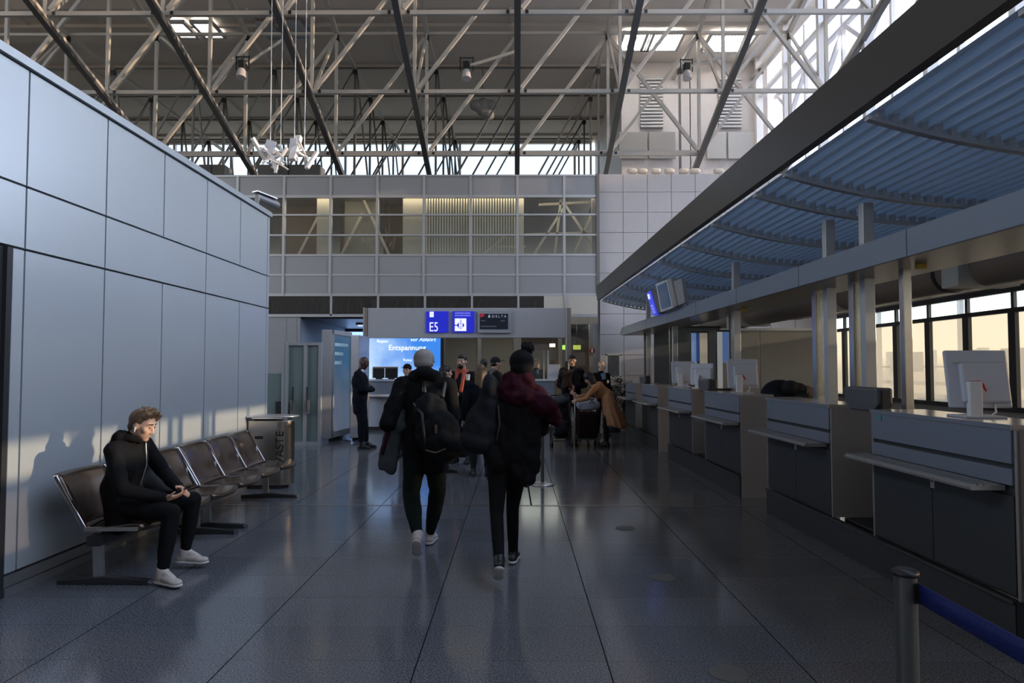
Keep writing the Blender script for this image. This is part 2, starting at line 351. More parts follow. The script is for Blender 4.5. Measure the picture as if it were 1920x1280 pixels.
# apron side: ground and a light gangway structure seen through the low windows
b = MB(); b.box((8.9, -40, -1.2), (90, 60, -1.0)); struct('ground', b, mat('apron_concrete', (.42, .38, .32), .9))
t = Thing('sun_block', 'unseen slab added far outside to block the low sun', 'sun block', (42, 0, -1)); t.part('sun_block_slab', MB().box((40, -70, 8.15), (40.8, 90, 12.6)), M['panel'])  # unseen slab, added to keep low sun off the upper left wall
b = MB(); y = -64
while y < 90: b.box((40.2, y, -1), (40.6, y+.4, 8.2)); y += 14
t.part('column', b, M['panel'])
t = Thing('gangway', 'pale gangway frame outside the low translucent windows', 'gangway', (17, 12, -1))
b = MB(); y = -6
while y < 34: b.box((17, y, -1), (17.25, y+.3, 2.35)); y += 3.1
t.part('frame_posts', b, M['white']); b = MB(); b.box((17, -6, .9), (17.1, 34, 1.05)); b.box((17, -6, 1.62), (17.1, 34, 1.70)); b.box((16.9, -6, -1), (17.3, 34, .55)); t.part('rails', b, M['panel'])
rg = random.Random(11)
for k in range(9): y_ = 2+k*3.4; t.part('side_screen', MB().box((17.3, y_, .55+rg.uniform(.3, .9)), (17.35, y_+rg.uniform(.8, 2.4), 2.3)), M['panel'])
# far clerestory beyond the footbridge
YC = 32.0; b = MB()
for z in (12.25, 10.35, 8.3): b.box((-22, YC, z), (3.6, YC+.15, z+.10))
x = -21.76
while x < 3.5: b.box((x, YC-.02, 6), (x+.10, YC+.15, 12.3)); x += 2.72
w4 = struct('window_4', b, M['mull'])
b = MB(); b.box((-22, YC+.05, 5.5), (3.6, YC+.06, 12.3)); o = b.obj('glazing_pane', M['tinted']); o.parent = w4
b = MB(); b.box((-22, YC, 0), (3.6, YC+.2, 5.5)); b.box((-22.0, 22.3, 6.7), (3.5, 32, 6.9)); struct('wall_back_far', b, M['panel'])
# stone block beside the footbridge: a lower wall, a roof ledge and the set back upper wall
YS = 19.6; b = MB(); xs = [at(p, 500, YS).x for p in (1124, 1169, 1215, 1260, 1305)]; dx = xs[2]-xs[1]
while xs[-1] < 8.4: xs.append(xs[-1]+dx)
ztop = at(1200, 326, YS).z; zs = [ztop, at(1200, 360, YS).z]
dz = (at(1200, 360, YS).z - at(1200, 665, YS).z)/8
while zs[-1] > .3: zs.append(max(0, zs[-1]-dz))
for x0, x1 in zip(xs, xs[1:]):
    for z1, z0 in zip(zs, zs[1:]): b.box((x0+.007, YS, z0+.007), (min(x1, 8.5)-.007, YS+.06, z1-.007))
b.box((xs[0]+.01, YS+.03, 0), (8.49, YS+.3, ztop-.02)); b.box((xs[0]+.01, YS+.3, ztop-.3), (8.49, 23.7, ztop-.05))
b.box((2.2, YS+.12, 0), (xs[0]+.1, YS+.3, ztop-.3)); struct('wall_stone', b, M['stone'])
b = MB(); xu0, xu1 = 3.70, 8.48; xj = at(1294, 200, 23.7).x
b.box((xu0, 23.7, 6.9), (xj-.02, 24.0, 12.36)); b.box((xj+.02, 23.7, 6.9), (xu1, 24.0, 12.36)); b.box((xu0+.02, 23.9, 6.9), (xu1, 32, 12.3))
struct('wall_upper', b, M['stone'])
# ================================================================== things high on the upper wall
for i, (px0, px1) in enumerate(((1200, 1243), (1346, 1390))):
    a0 = at(px0, 146, 23.66); a1 = at(px1, 241, 23.66)
    t = Thing('louvre_grille', ('slatted white wall grille left of the dark wall joint', 'slatted white wall grille right of the dark wall joint, nearer the tall window')[i], 'grille', (a0.x, 23.66, a1.z), group='louvre grilles on the upper wall')
    t.part('frame', MB().box((a0.x, 23.64, a1.z), (a1.x, 23.7, a0.z)), M['panel'])
    b = MB(); n = 15
    for k in range(n):
        z = a1.z + (a0.z-a1.z)*(k+.5)/n; b.cbox(((a0.x+a1.x)/2, 23.60, z), (a1.x-a0.x, .10, .035), Matrix.Rotation(.6, 3, 'X'))
    t.part('slats', b, M['white'])
for i, (px0, px1) in enumerate(((1161, 1214), (1217, 1268), (1326, 1363), (1366, 1430))):
    a0 = at(px0, 246, 23.5); a1 = at(px1, 296, 23.5)
    one('wall_panel', MB().box((a0.x, 23.55, a1.z), (a1.x, 23.62, a0.z)), mat('grey_board', (.28, .28, .27), .6) if i < 2 else mat('pale_board', (.50, .48, .45), .6),
        ('darker grey board under the left louvre grille, left of its pair', 'darker grey board under the left louvre grille, right of its pair', 'pale grey board under the right louvre grille, left of its pair', 'pale grey board under the right louvre grille, next to the tall window')[i], 'board', (a0.x, 23.55, a1.z), bevel=.01)
for i, px in enumerate((1185, 1204, 1229, 1254, 1281, 1302, 1346)):
    p = at(px, 318, YS+.25)
    t = Thing('ledge_spotlight', 'small round spotlight on the stone ledge, ' + ('leftmost and paler than the rest', 'second from the left', 'third from the left', 'fourth from the left, middle of the row', 'fifth from the left', 'second from the right', 'rightmost, apart from the others')[i], 'spotlight', (p.x, YS+.25, ztop), group='spotlights along the stone ledge')
    t.part('bracket', MB().tube((p.x, YS+.25, ztop-.06), (p.x, YS+.25, ztop+.07), .02), M['alu'])
    t.part('lamp_housing', MB().caps((p.x-.07, YS+.18, ztop+.13), (p.x+.07, YS+.18, ztop+.13), .085, .085), mat('warm_white_housing', (.78, .68, .55), .3))
# roof lights: louvred panels in the ceiling
def atz(px, py, z):
    r = CM @ Vector(((px-960)/1280, 1, (640-py)/1280)); t_ = (z-EYE)/r.z; return Vector((r.x*t_, r.y*t_, z))
lit = mat('lit_roof_light', (1, 1, 1), .5, emit=(1, .97, .93), estr=11.)
dim = mat('unlit_roof_light', (.30, .31, .33), .5)
RL = [((313, 368), (44, 70), 1, 'lit louvred roof light, left of the bright pair above the clad room'), ((362, 418), (44, 70), 1, 'lit louvred roof light, right of the bright pair above the clad room'),
      ((485, 518), (46, 62), 0, 'unlit louvred roof light, left of the dim pair'), ((540, 572), (44, 60), 0, 'unlit louvred roof light, right of the dim pair'),
      ((1172, 1212), (64, 94), 1, 'lit louvred roof light over the upper wall, leftmost of three'), ((1217, 1266), (64, 94), 1, 'lit louvred roof light over the upper wall, middle of three'), ((1336, 1396), (66, 96), 1, 'lit louvred roof light nearest the tall right glazing')]
for (x0, x1), (y0, y1), on, lb in RL:
    p = atz(x0, y0, 12.22); q = atz(x1, y1, 12.22); ya, yb = sorted((p.y, q.y)); xa, xb = sorted((p.x, q.x)); ya, yb = ya, max(yb, ya+.9)
    t = Thing('roof_light', lb, 'ceiling light', (xa, ya, 12.2), group='louvred roof lights')
    b = MB()
    for A, B in (((xa-.08, ya-.08), (xb+.08, ya)), ((xa-.08, yb), (xb+.08, yb+.08)), ((xa-.08, ya), (xa, yb)), ((xb, ya), (xb+.08, yb))): b.box((*A, 12.20), (*B, 12.3))
    t.part('frame', b, M['panel'])
    t.part('diffuser', MB().box((xa, ya, 12.26), (xb, yb, 12.28)), lit if on else dim)
    b = MB(); n = 13
    for k in range(n+1): x = xa+(xb-xa)*k/n; b.box((x-.012, ya, 12.215), (x+.012, yb, 12.24))
    t.part('slats', b, M['white'] if on else M['panel'])
# ================================================================== roof trusses
X0T, DXT = .03, 2.75; NY = [(20.4, 7.92), (17.97, 8.82), (15.54, 9.68), (13.1, 10.55), (10.7, 11.4)]
FAR = [22.8, 25.2, 27.6, 30.0]
ztopc = lambda y: 11.78 if y >= 20.3 else 11.78 + (20.4-y)*.33
names = {-5: 'in the top left corner', -4: 'second from the left', -3: 'third from the left', -2: 'behind the hanging sculpture', -1: 'passing over the ad screen', 0: 'straight over the aisle', 1: 'ending at the stone corner', 2: 'over the ledge spotlights', 3: 'beside the tall right glazing'}
for k in range(-5, 4):
    x = X0T + DXT*k
    t = Thing('roof_truss', 'long white roof truss with shaded underside painted dark, ' + names[k], 'roof truss', (x, 23.0, 7.0), group='trusses running along the hall')
    yb, zb = (22.9, 7.02)
    b = MB(); b.bar((x, yb, zb), (x, 8.5, 7.92+.3545*(20.4-8.5)), .15, .10); t.part('chord_shade_plate', b, M['trussd'])  # dark bar puts the shade of the chord's underside into colour
    b = MB(); b.bar((x, yb, zb+.11), (x, 8.5, 8.03+.3545*(20.4-8.5)), .10, .12); t.part('lower_chord', b, M['truss'])
    b = MB(); b.bar((x, 20.4, 11.78), (x, 31.5, 11.78), .10); b.bar((x, 20.4, 11.78), (x, 8.5, ztopc(8.5)), .12); t.part('upper_chord', b, M['truss'])
    nodes = [(y, z+.1) for y, z in NY] 
    for y, z in nodes:
        t.part('post', MB().bar((x, y, z), (x, y, ztopc(y)), .085, .085), M['truss'])
    for (y, z), (y2, z2) in zip(nodes, nodes[1:]):
        t.part('diagonal', MB().bar((x, y, ztopc(y)), (x, y2, z2), .07), M['truss'])
    prev = (20.4, 8.02)
    for y in FAR:
        if k == 3: break
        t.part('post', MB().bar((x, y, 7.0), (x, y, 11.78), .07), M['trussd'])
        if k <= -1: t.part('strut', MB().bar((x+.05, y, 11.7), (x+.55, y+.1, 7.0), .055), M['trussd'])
    for y in [20.4]+FAR:
        b = MB()
        b.cbox((x, y, 11.64), (.14, .12, .16))
        t.part('clamp', b, M['black'])
rn = ('row nearest the footbridge, just above it', 'second row from the footbridge', 'third row from the footbridge', 'fourth row from the footbridge, above the view', 'fifth row, nearest the camera')
for j, (y, z) in enumerate(NY[:4]):
    t = Thing('cross_truss', 'white cross beam with raking braces, ' + rn[j], 'roof truss', (X0T, y, z), group='cross beams between the trusses')
    za = z+.16
    xr = 5.7 if j == 0 else 8.3
    t.part('lower_tube', MB().bar((-21.9, y, za), (xr, y, za), .10, .15 if j == 0 else .10), M['truss'])
    t.part('upper_tube', MB().bar((-21.9, y, ztopc(y)), (8.3, y, ztopc(y)), .08, .08), M['truss'])
    for k in range(-7, 3):
        x = X0T + DXT*k
        if x > -22: t.part('diagonal', MB().bar((x+.1, y, za+.1), (x+DXT, y, ztopc(y)-.05), .09), M['truss'])
    for k in range(-4, 4):
        x = X0T+DXT*k
        if x < xr-.3:
            for s in (-1, 1): t.part('bolt_plate', MB().cbox((x+s*.22, y-.055, za), (.07, .02, .08)), M['black'])
    if j == 0: t.part('counter_brace', MB().bar((X0T+2*DXT, y, 11.7), (8.2, y, 8.2), .10), M['truss']); t.part('counter_brace', MB().bar((X0T+DXT, y, 11.7), (X0T+2*DXT, y, 8.1), .10), M['truss'])
    if j == 1: t.part('counter_brace', MB().bar((X0T+2*DXT, y, 12.5), (8.2, y, 8.95), .10), M['truss'])
for j, y in enumerate(FAR):
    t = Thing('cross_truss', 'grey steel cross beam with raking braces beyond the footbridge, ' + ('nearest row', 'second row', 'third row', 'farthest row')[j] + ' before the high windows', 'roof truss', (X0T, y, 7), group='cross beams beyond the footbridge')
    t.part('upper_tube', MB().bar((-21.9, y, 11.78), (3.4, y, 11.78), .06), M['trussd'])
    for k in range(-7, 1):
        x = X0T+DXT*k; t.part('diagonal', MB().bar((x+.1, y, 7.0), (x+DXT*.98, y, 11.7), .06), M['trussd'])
for i, (p0, p1) in enumerate(((372, 421), (482, 600))):
    a = at(p0, 326, 21.6); c = at(p1, 308, 21.6)
    t = Thing('air_unit', ('small dark grey box', 'wide dark grey box')[i]+' behind the footbridge rail, under the trusses', 'air unit', (a.x, 21.6, 6.9), group='grey boxes behind the footbridge'); t.part('casing', MB().box((a.x, 21.6, 6.9), (c.x, 22.2, c.z)), mat('air_unit_grey', (.14, .14, .13), .5), bevel=.02); t.part('seam', MB().box(((a.x+c.x)/2-.02, 21.59, 6.95), ((a.x+c.x)/2+.02, 21.6, c.z-.03)), M['black'])
# fittings hanging in the trusses
for i, (px, py, Y, lb) in enumerate(((455, 124, 17.9, 'black floodlight in the trusses above the clad room'), (875, 126, 17.9, 'black floodlight on a slanting arm near the middle of the roof'), (1287, 128, 19.5, 'black floodlight hanging before the upper stone wall'))):
    p = at(px, py, Y)
    t = Thing('floodlight', lb, 'floodlight', p, group='black floodlights in the trusses')
    t.part('housing', MB().cbox(p, (.20, .26, .30), Matrix.Rotation(.3, 3, 'X')), M['black'], bevel=.03)
    b = MB(); b.bar(p+Vector((-.17, 0, -.1)), p+Vector((-.17, 0, .28)), .03); b.bar(p+Vector((.17, 0, -.1)), p+Vector((.17, 0, .28)), .03); b.bar(p+Vector((-.17, 0, .25)), p+Vector((.17, 0, .25)), .03)
    t.part('yoke', b, M['black'])
    t.part('lens', MB().tube(p+Vector((0, -.04, -.12)), p+Vector((0, -.10, -.36)), .10, .13), mat('pale_lens', (.55, .52, .52), .2))
    e_ = p+Vector((1.3, 0, .42)) if i != 0 else p+Vector((.9, .4, .9))
    t.part('arm', MB().bar(p+Vector((.1, 0, .05)), e_, .06), M['truss'])
p = at(905, 203, 24); t = Thing('loudspeaker_cluster', 'pale mesh loudspeaker under the far ceiling', 'loudspeaker', p)
b = MB()
for q_ in ((-.25, 0, .1), (0, 0, -.1), (.2, 0, -.25), (.3, 0, .1), (.05, 0, .18)): b.ell(p+Vector(q_), (.22, .18, .2))
t.blob('speaker_body', b, mat('mesh_grey', (.22, .22, .21), .7, noise=.5, scale=30), .04, 2)
t.part('hanger', MB().tube(p+Vector((0, 0, .2)), (p.x, p.y, 12.39), .015), M['trussd'])
# small security camera on the corner of the clad room
t = Thing('security_camera', 'small grey cylinder camera on the top corner of the clad room', 'camera', (-3.55, 9.5, 3.86))
t.part('bracket', MB().bar((-3.6, 9.35, 3.86), (-3.58, 9.35, 3.98), .05), M['alu'])
t.part('camera_body', MB().caps((-3.62, 9.45, 3.99), (-3.46, 9.72, 3.95), .055, .06), M['panel'])
t.part('hood', MB().bar((-3.64, 9.40, 4.06), (-3.46, 9.68, 4.02), .12, .015), M['alu'])
# hanging sculpture
Y = 14.6
t = Thing('hanging_sculpture', 'white hanging sculpture of tubes and panels on thin wires', 'sculpture', at(535, 290, Y))
sw = mat('white_sculpture', (.86, .83, .80), .35)
for (x0, y0, x1, y1, w) in ((473, 258, 498, 300, .10), (548, 300, 560, 256, .16), (575, 316, 595, 284, .10), (558, 285, 577, 298, .07), (560, 262, 573, 292, .05), (573, 292, 575, 316, .08)):
    t.part('tube_arm', MB().bar(at(x0, y0, Y-.1), at(x1, y1, Y+.15), w, w*.7), sw, bevel=.015)
b = MB(); rr = random.Random(3)
for i in range(26):
    c = at(500+rr.random()*32, 282+rr.random()*24, Y+rr.uniform(-.3, .3)); a = rr.uniform(0, 6.28); l = rr.uniform(.08, .28)
    b.bar(c, c+Vector((math.cos(a)*l, rr.uniform(-.1, .1), math.sin(a)*l*1.3)), rr.uniform(.02, .07), rr.uniform(.02, .05))
b.bar(at(512, 296, Y), at(518, 318, Y), .09); t.part('clustered_pieces', b, sw)
t.part('panel', MB().cbox(at(506, 275, Y), (.22, .03, .28), Matrix.Rotation(.3, 3, 'Y')), M['plas'])
t.part('panel', MB().cbox(at(550, 274, Y), (.14, .04, .34)), M['plas'])
t.part('crossbar', MB().bar(at(516, 285, Y), at(546, 287, Y), .03), M['alu'])
for x0, y0, x1 in ((507, 270, 509), (526, 283, 532), (552, 264, 556), (571, 272, 576)):
    t.part('wire', MB().tube(at(x0, y0, Y), Vector((at(x1, 0, Y).x, Y, ztopc(Y))), .009, n=6), M['white'])
# ================================================================== footbridge across the end of the hall
YB = 19.5; zt = at(800, 328, YB).z; zg1 = at(800, 368, YB).z; zg0 = at(800, 478, YB).z; zb0 = at(800, 555, YB).z
xe = at(1119, 400, YB).x
fb = Thing('footbridge', 'glazed grey metal footbridge crossing the end of the hall', 'footbridge', (0, YB, zb0))
fb.part('upper_parapet', MB().box((-20, YB, zg1), (xe, YB+.12, zt-.04)), M['brid'])
fb.part('handrail', MB().box((-20, YB-.03, zt-.05), (xe, YB+.15, zt)), M['mull'])
b = MB(); b.box((-20, YB, zb0+.07), (xe, YB+.12, zg0)); fb.part('lower_parapet', b, M['brid'])
b = MB(); b.box((-14, YB-.02, zb0), (xe, YB+.2, zb0+.08)); b.box((-14, YB-.015, at(800, 515, YB).z-.03), (xe, YB, at(800, 515, YB).z+.03)); b.box((-14, YB-.02, zg0-.03), (xe, YB+.1, zg0+.03)); b.box((-14, YB-.02, zg1-.04), (xe, YB+.1, zg1+.04))
for py in (402.5, 440.5): b.box((-14, YB-.015, at(800, py, YB).z-.025), (xe, YB+.08, at(800, py, YB).z+.025))
fb.part('transom', b, M['mull'])
XM = [at(532, 440, YB).x + 1.347*i for i in range(-6, 8)]
for x in XM:
    if -14 < x < xe-.1: fb.part('mullion', MB().box((x-.035, YB-.04, zb0), (x+.035, YB+.1, zt-.05)), M['mull'])
fb.part('end_post', MB().box((xe-.02, YB-.06, zb0), (xe+.07, YB+.14, zt+.02)), mat('bronze_post', (.20, .18, .165), .4, .4))
for x0, x1 in zip([-14]+[x for x in XM if -14 < x < xe-.1], [x for x in XM if -14 < x < xe-.1]+[xe]):
    fb.part('glass_pane', MB().box((x0, YB+.03, zg0), (x1, YB+.04, zg1)), M['mirror'])
b = MB(); b.box((-14, YB+.12, zb0), (xe, 22.3, zb0+.35)); b.box((-14, YB+.12, zt-.55), (xe, 22.3, zt-.4)); fb.part('deck', b, M['panel'])
fb.part('fill_strip', MB().box((-19, YB+.14, zt-.60), (xe-.1, YB+.24, zt-.56)), mat('warm_fill_glow', (1, .95, .85), .5, emit=(1, .86, .66), estr=7.))  # glowing strip hidden behind the parapet, added to brighten the bridge interior
def bx(p0, p1): return at(p0, 400, YB+.5).x, at(p1, 400, YB+.5).x
b = MB()
for p0, p1 in ((505, 597), (622, 640), (707, 757), (795, 802)):
    x0, x1 = bx(p0, p1); b.box((x0, YB+1.5, zb0+.35), (x1, YB+1.6, zt-.5))
fb.part('back_panel', b, M['brown'])
b = MB()
for p0, p1 in ((597, 622), (757, 795), (972, 982)):
    x0, x1 = bx(p0, p1); b.box((x0, YB+.35, zb0+.35), (x1, YB+.6, zt-.5))
fb.part('column_cladding', b, mat('cream_column_and_reflection', (.70, .64, .53), .5))
x0, x1 = bx(640, 707); fb.part('curtain', MB().box((x0, YB+.9, zb0+.35), (x1, YB+.93, zt-.5)), mat('grey_screen', (.36, .34, .30), .7))
b = MB(); x0, x1 = bx(802, 970); n = 34
for i in range(n):
    x = x0+(x1-x0)*i/n; b.cbox((x, YB+.3, (zg0+zg1)/2), (.050, .008, 2.2), Matrix.Rotation(.5, 3, 'Z'))
fb.part('vertical_blinds', b, mat('cream_blind', (.75, .70, .58), .6))
for (xa_, ya_, xb_, yb_) in ((1000, 478, 1060, 385), (1060, 385, 1118, 470), (1010, 384, 1118, 378), (1040, 478, 1052, 370), (985, 440, 1118, 436), (1075, 478, 1110, 400), (905, 478, 950, 440), (930, 462, 985, 462), (560, 478, 600, 400), (680, 370, 730, 478), (640, 478, 680, 400)):
    fb.part('reflection_bar', MB().bar(at(xa_, ya_, YB+.75), at(xb_, yb_, YB+.75), .07), mat('cream_column_and_reflection', (.70, .64, .53)))  # cream bars stand in for truss reflections in the bridge glass
# dark glazing band hung below the footbridge
YG = 19.4; z1 = zb0-.01; z0 = at(800, 592, YG).z
t = Thing('glazed_band', 'dark reflecting glass strip below the footbridge', 'window', (0, YG, z0))
b = MB(); b.box((-8.2, YG-.03, z0-.03), (xe, YG+.05, z0+.05))
for p in (621, 709, 797, 885, 972, 1060): x = at(p, 575, YG).x; b.box((x-.03, YG-.03, z0), (x+.03, YG+.05, z1))
t.part('frame', b, M['mull'])
xq = at(1020, 575, YG).x
t.part('glass_pane', MB().box((-8.2, YG+.01, z0), (xq, YG+.02, z1)), M['dglass'])
t.part('glass_pane', MB().box((xq, YG+.01, z0), (xe, YG+.02, z1)), mat('cream_reflection_pane', (.62, .57, .48), .25), label='pane with a cream reflection painted in')  # cream colour paints a bright reflection into the right-hand pane
rs = random.Random(31); sm_ = (mat('cream_column_and_reflection', (.7, .64, .53)), mat('blue_reflection_board', (.10, .22, .45), .6), M['truss'], M['darkm'])
for k in range(64):
    xx = rs.uniform(-7.4, 1.1); w_ = rs.uniform(.02, .07); hh_ = z1-z0
    t.part('reflection_streak', MB().bar((xx, YG+.25+rs.uniform(0, .3), z0+rs.uniform(0, hh_*.5)), (xx+rs.uniform(-.2, .2), YG+.3, z1-rs.uniform(0, hh_*.2)), w_, .03), sm_[(0, 1, 1, 2, 0)[k % 5]])  # random cream and blue bars imitate reflections in the glass strip
t.part('backing', MB().box((-8.2, YG+.8, z0+.02), (xq, YG+.84, z1)), M['darkm'])
# soffit rooms below the bridge
b = MB(); b.box((-14, YG+.1, z0-.08), (xe, 32, z0)); struct('ceiling_lower', b, M['darkm'])
xa = at(563, 610, YG).x
b = MB(); b.box((-14, YG, 0), (xa, YG+.2, z0-.04))
for p in (537, 556): x = at(p, 610, YG).x; b.box((x-.01, YG-.01, 0), (x+.01, YG, z0-.05))
struct('wall_back_left', b, M['panel'])
b = MB(); b.box((xa-.1, YG+.2, 0), (xa, 25, z0-.08)); b.box((xa, 25, 0), (-1.9, 25.2, z0-.08)); struct('wall_alcove', b, mat('alcove_paint', (.40, .44, .52), .5))
# glazed office wall right of the ad screen
YW = 19.3; xw0 = at(826, 650, YW).x; b = MB()
for p, w in ((831, .07), (899, .055), (970, .11), (1050, .05), (1064, .06), (1108, .05)): x = at(p, 650, YW).x; b.box((x-w, YW-.05, 0), (x+w, YW+.05, z0-.04))
b.box((xw0, YW-.04, z0-.25), (xe, YW+.04, z0-.04)); b.box((xw0, YW-.04, 0), (xe, YW+.04, .12))
w5 = struct('window_5', b, mat('champagne_mullion', (.42, .36, .28), .35, .4))
b = MB(); b.box((xw0, YW, .1), (at(970, 650, YW).x, YW+.012, z0-.2)); o = b.obj('smoked_pane', M['gglass']); o.parent = w5
b = MB(); b.box((at(970, 650, YW).x, YW, .1), (xe, YW+.012, z0-.2)); o = b.obj('clear_pane', M['clear']); o.parent = w5
b = MB(); b.box((xw0, 26, 0), (3.2, 26.2, z0)); b.box((xw0-.1, YW+.1, 0), (xw0, 26, z0)); b.box((3.1, YS+.31, 0), (3.2, 26, z0)); struct('wall_office', b, M['brown'])
al = bpy.data.lights.new('office_fill', 'AREA'); al.energy = 95; al.color = (1, .95, .86); al.shape = 'RECTANGLE'; al.size = 4; al.size_y = 3  # unseen area light, added so the smoked office glass glows
ao = bpy.data.objects.new('office_fill', al); COL.objects.link(ao); ao.location = (.2, 22.3, z0-.12)
warm = mat('warm_lamp', (1, .9, .7), .5, emit=(1, .72, .36), estr=2.6)
for i, (px, py, w, h, Y, lb) in enumerate(((950, 640, 10, 7, 22, 'small warm square light behind the office glazing'), (1036, 647, 10, 6, 22, 'small warm square light right of the hat, behind the glazing'))):
    p = at(px, py, Y); s_ = Y/1280; t = Thing('office_light', lb, 'ceiling light', p, group='office ceiling lights')
    t.part('shade', MB().box((p.x-w*s_/2, Y, p.z-h*s_/2), (p.x+w*s_/2, Y+.2, p.z+h*s_/2)), warm); t.part('stem', MB().tube((p.x, Y+.1, p.z), (p.x, Y+.1, z0-.05), .015), M['black'])
grn = mat('green_lit_sign', (.5, .9, .1), .5, emit=(.55, 1.0, .12), estr=.9)
for i, (px, w, lb) in enumerate(((1060, 11, 'small green lit sign left of the light post'), (1082, 14, 'wider yellow-green lit sign right of the light post'))):
    p = at(px, 651, 21.5); s_ = 21.5/1280
    t = Thing('lit_sign', lb, 'sign', p); t.part('sign_face', MB().box((p.x-w*s_/2, 21.5, p.z-.07), (p.x+w*s_/2, 21.55, p.z+.07)), grn if i == 0 else mat('yellow_lit_sign', (.6, .7, .1), .5, emit=(.7, .75, .12), estr=.5))
    t.part('bracket', MB().bar((p.x, 21.55, p.z+.05), (p.x, 21.55, z0-.05), .03), M['black'])
# no-entry roundel on the glass door
p = at(1110.5, 657, 19.15); t = Thing('round_sign', 'small round red and white sign by the stone corner', 'sign', p)
t.part('disc', MB().tube((p.x, 19.22, p.z), (p.x, 19.2, p.z), .085, n=24), mat('sign_red', (.45, .05, .05), .4)); t.part('bar', MB().box((p.x-.022, 19.19, p.z-.06), (p.x+.022, 19.2, p.z+.06)), M['white'])
# ================================================================== gate desk with its sign portal
YD = 17.55
x0 = at(690, 720, YD).x; x1 = at(1040, 720, YD).x; zt_ = at(800, 711, YD).z
dk = Thing('gate_desk', 'long pale grey gate desk under the sign portal', 'desk', ((x0+x1)/2, YD, 0))
dk.part('front_panel', MB().box((x0, YD, .10), (x1, YD+.08, .88)), mat('grey_laminate', (.40, .42, .46), .5))
dk.part('upper_panel', MB().box((x0, YD-.02, .94), (x1, YD+.06, zt_-.05)), M['cfront'])
dk.part('ledge', MB().box((x0, YD-.16, .87), (x1, YD+.1, .93)), M['plas'], bevel=.01)
dk.part('worktop', MB().box((x0-.03, YD-.05, zt_-.05), (x1+.03, YD+.65, zt_)), M['plas'], bevel=.01)
dk.part('plinth', MB().box((x0+.02, YD+.04, 0), (x1-.02, YD+.6, .10)), M['darkm'])
# portal
YP = 17.1; px0 = at(686, 600, YP).x; px1 = at(1069, 600, YP).x; pz1 = at(870, 577, YP).z; pz0 = at(870, 633, YP).z
pt = Thing('sign_portal', 'grey sign box on two slim posts above the gate desk', 'sign', ((px0+px1)/2, YP, 0))
pt.part('sign_box', MB().box((px0+.04, YP, pz0), (px1-.1, YP+.24, pz1)), mat('sign_grey', (.40, .40, .41), .45, .1), bevel=.01)
for x, w in ((px0, .035), (px1-.03, .05)):
    pt.part('post', MB().box((x-w, YP-.02, 0), (x+w, YP+.26, pz1)), mat('bronze_alu', (.36, .31, .27), .35, .5))
    pt.part('edge_strip', MB().box((x-w-.03, YP-.03, 0), (x-w, YP+.02, pz1+.01)), M['mull'])
blue = mat('lit_blue_sign', (.01, .015, .30), .3, emit=(.012, .018, .42), estr=.85); wht = mat('lit_white_lettering', (.8, .8, .9), .4, emit=(.72, .72, .95), estr=.85); wdim = mat('dim_blue_lettering', (.3, .3, .7), .4, emit=(.20, .22, .75), estr=.6)
def sgn(x0_, x1_, y0_, y1_, name, m, Y=YP-.02, th=.03):
    a = at(x0_, y1_, Y); c = at(x1_, y0_, Y); return a, c, pt.part(name, MB().box((a.x, Y-th, a.z), (c.x, Y+.02, c.z)), m)
a, c, o = sgn(799, 841, 583.5, 623, 'blue_sign', blue)
def q(px, py, dy=.055): v = at(px, py, YP-.02); v.y = YP-.02-dy+.02; return v
text('lettering', 'E5', .33, q(804.6, 621), FRONT @ Matrix.Diagonal((.72, 1, 1)), wht, o, ext=.003, off=pt.off)
qa = q(806, 594.5); qb = q(813.5, 584.5); oo = pt.part('pictogram', MB().box((qa.x, YP-.062, qa.z), (qb.x, YP-.05, qb.z)), wht, o)
b = MB(); b.box((qa.x+.035, YP-.066, qa.z+.09), (qb.x-.02, YP-.062, qa.z+.10)); b.box((qa.x+.02, YP-.066, qa.z+.05), (qb.x-.02, YP-.062, qa.z+.06)); pt.part('pictogram_figure', b, wdim, o)
a, c, o = sgn(848.5, 889.5, 583.5, 623, 'blue_sign', blue)
qa = q(853, 620.5); qb = q(874.5, 597); pt.part('pictogram', MB().box((qa.x, YP-.062, qa.z), (qb.x, YP-.05, qb.z)), wht, o)
w_, h_ = qb.x-qa.x, qb.z-qa.z
def pg(u0, v0, u1, v1, bb): bb.box((qa.x+u0*w_, YP-.068, qa.z+v0*h_), (qa.x+u1*w_, YP-.062, qa.z+v1*h_))
b = MB(); pg(0, .42, .18, .50, b); b.prism([(qa.x+.16*w_, qa.z+.46*h_), (qa.x+.36*w_, qa.z+.70*h_), (qa.x+.36*w_, qa.z+.22*h_)], 'y', YP-.068, YP-.062)
pg(.66, .42, .72, .50, b); b.prism([(qa.x+.84*w_, qa.z+.46*h_), (qa.x+.69*w_, qa.z+.66*h_), (qa.x+.69*w_, qa.z+.26*h_)], 'y', YP-.068, YP-.062)
for v in (.84, .70, .30, .18): pg(.44, v, .60, v+.05, b)
pg(.50, .48, .56, .64, b); pt.part('pictogram_figure', b, blue, o)
b = MB(); r2 = random.Random(5)
for row, (yy, wd) in enumerate(((587, 27), (591.5, 29))):
    x = 853.5
    while x < 853.5+wd: 
        l = r2.uniform(1.2, 3); u0 = q(x, yy+1.3); u1 = q(x+l*.8, yy-1.3); b.box((u0.x, YP-.056, u0.z), (u1.x, YP-.05, u1.z)); x += l+.5
pt.part('small_print', b, wdim, o)
a, c, o = sgn(896, 957, 582.5, 624, 'display_frame', mat('display_grey', (.33, .34, .36), .4), YP-.02, .05)
a = at(900, 617, YP); c = at(952.5, 588.5, YP); pt.part('display_screen', MB().box((a.x, YP-.085, a.z), (c.x, YP-.07, c.z)), mat('dark_screen', (.006, .008, .012), .6, spec=.1, emit=(.006, .008, .014), estr=1), o)
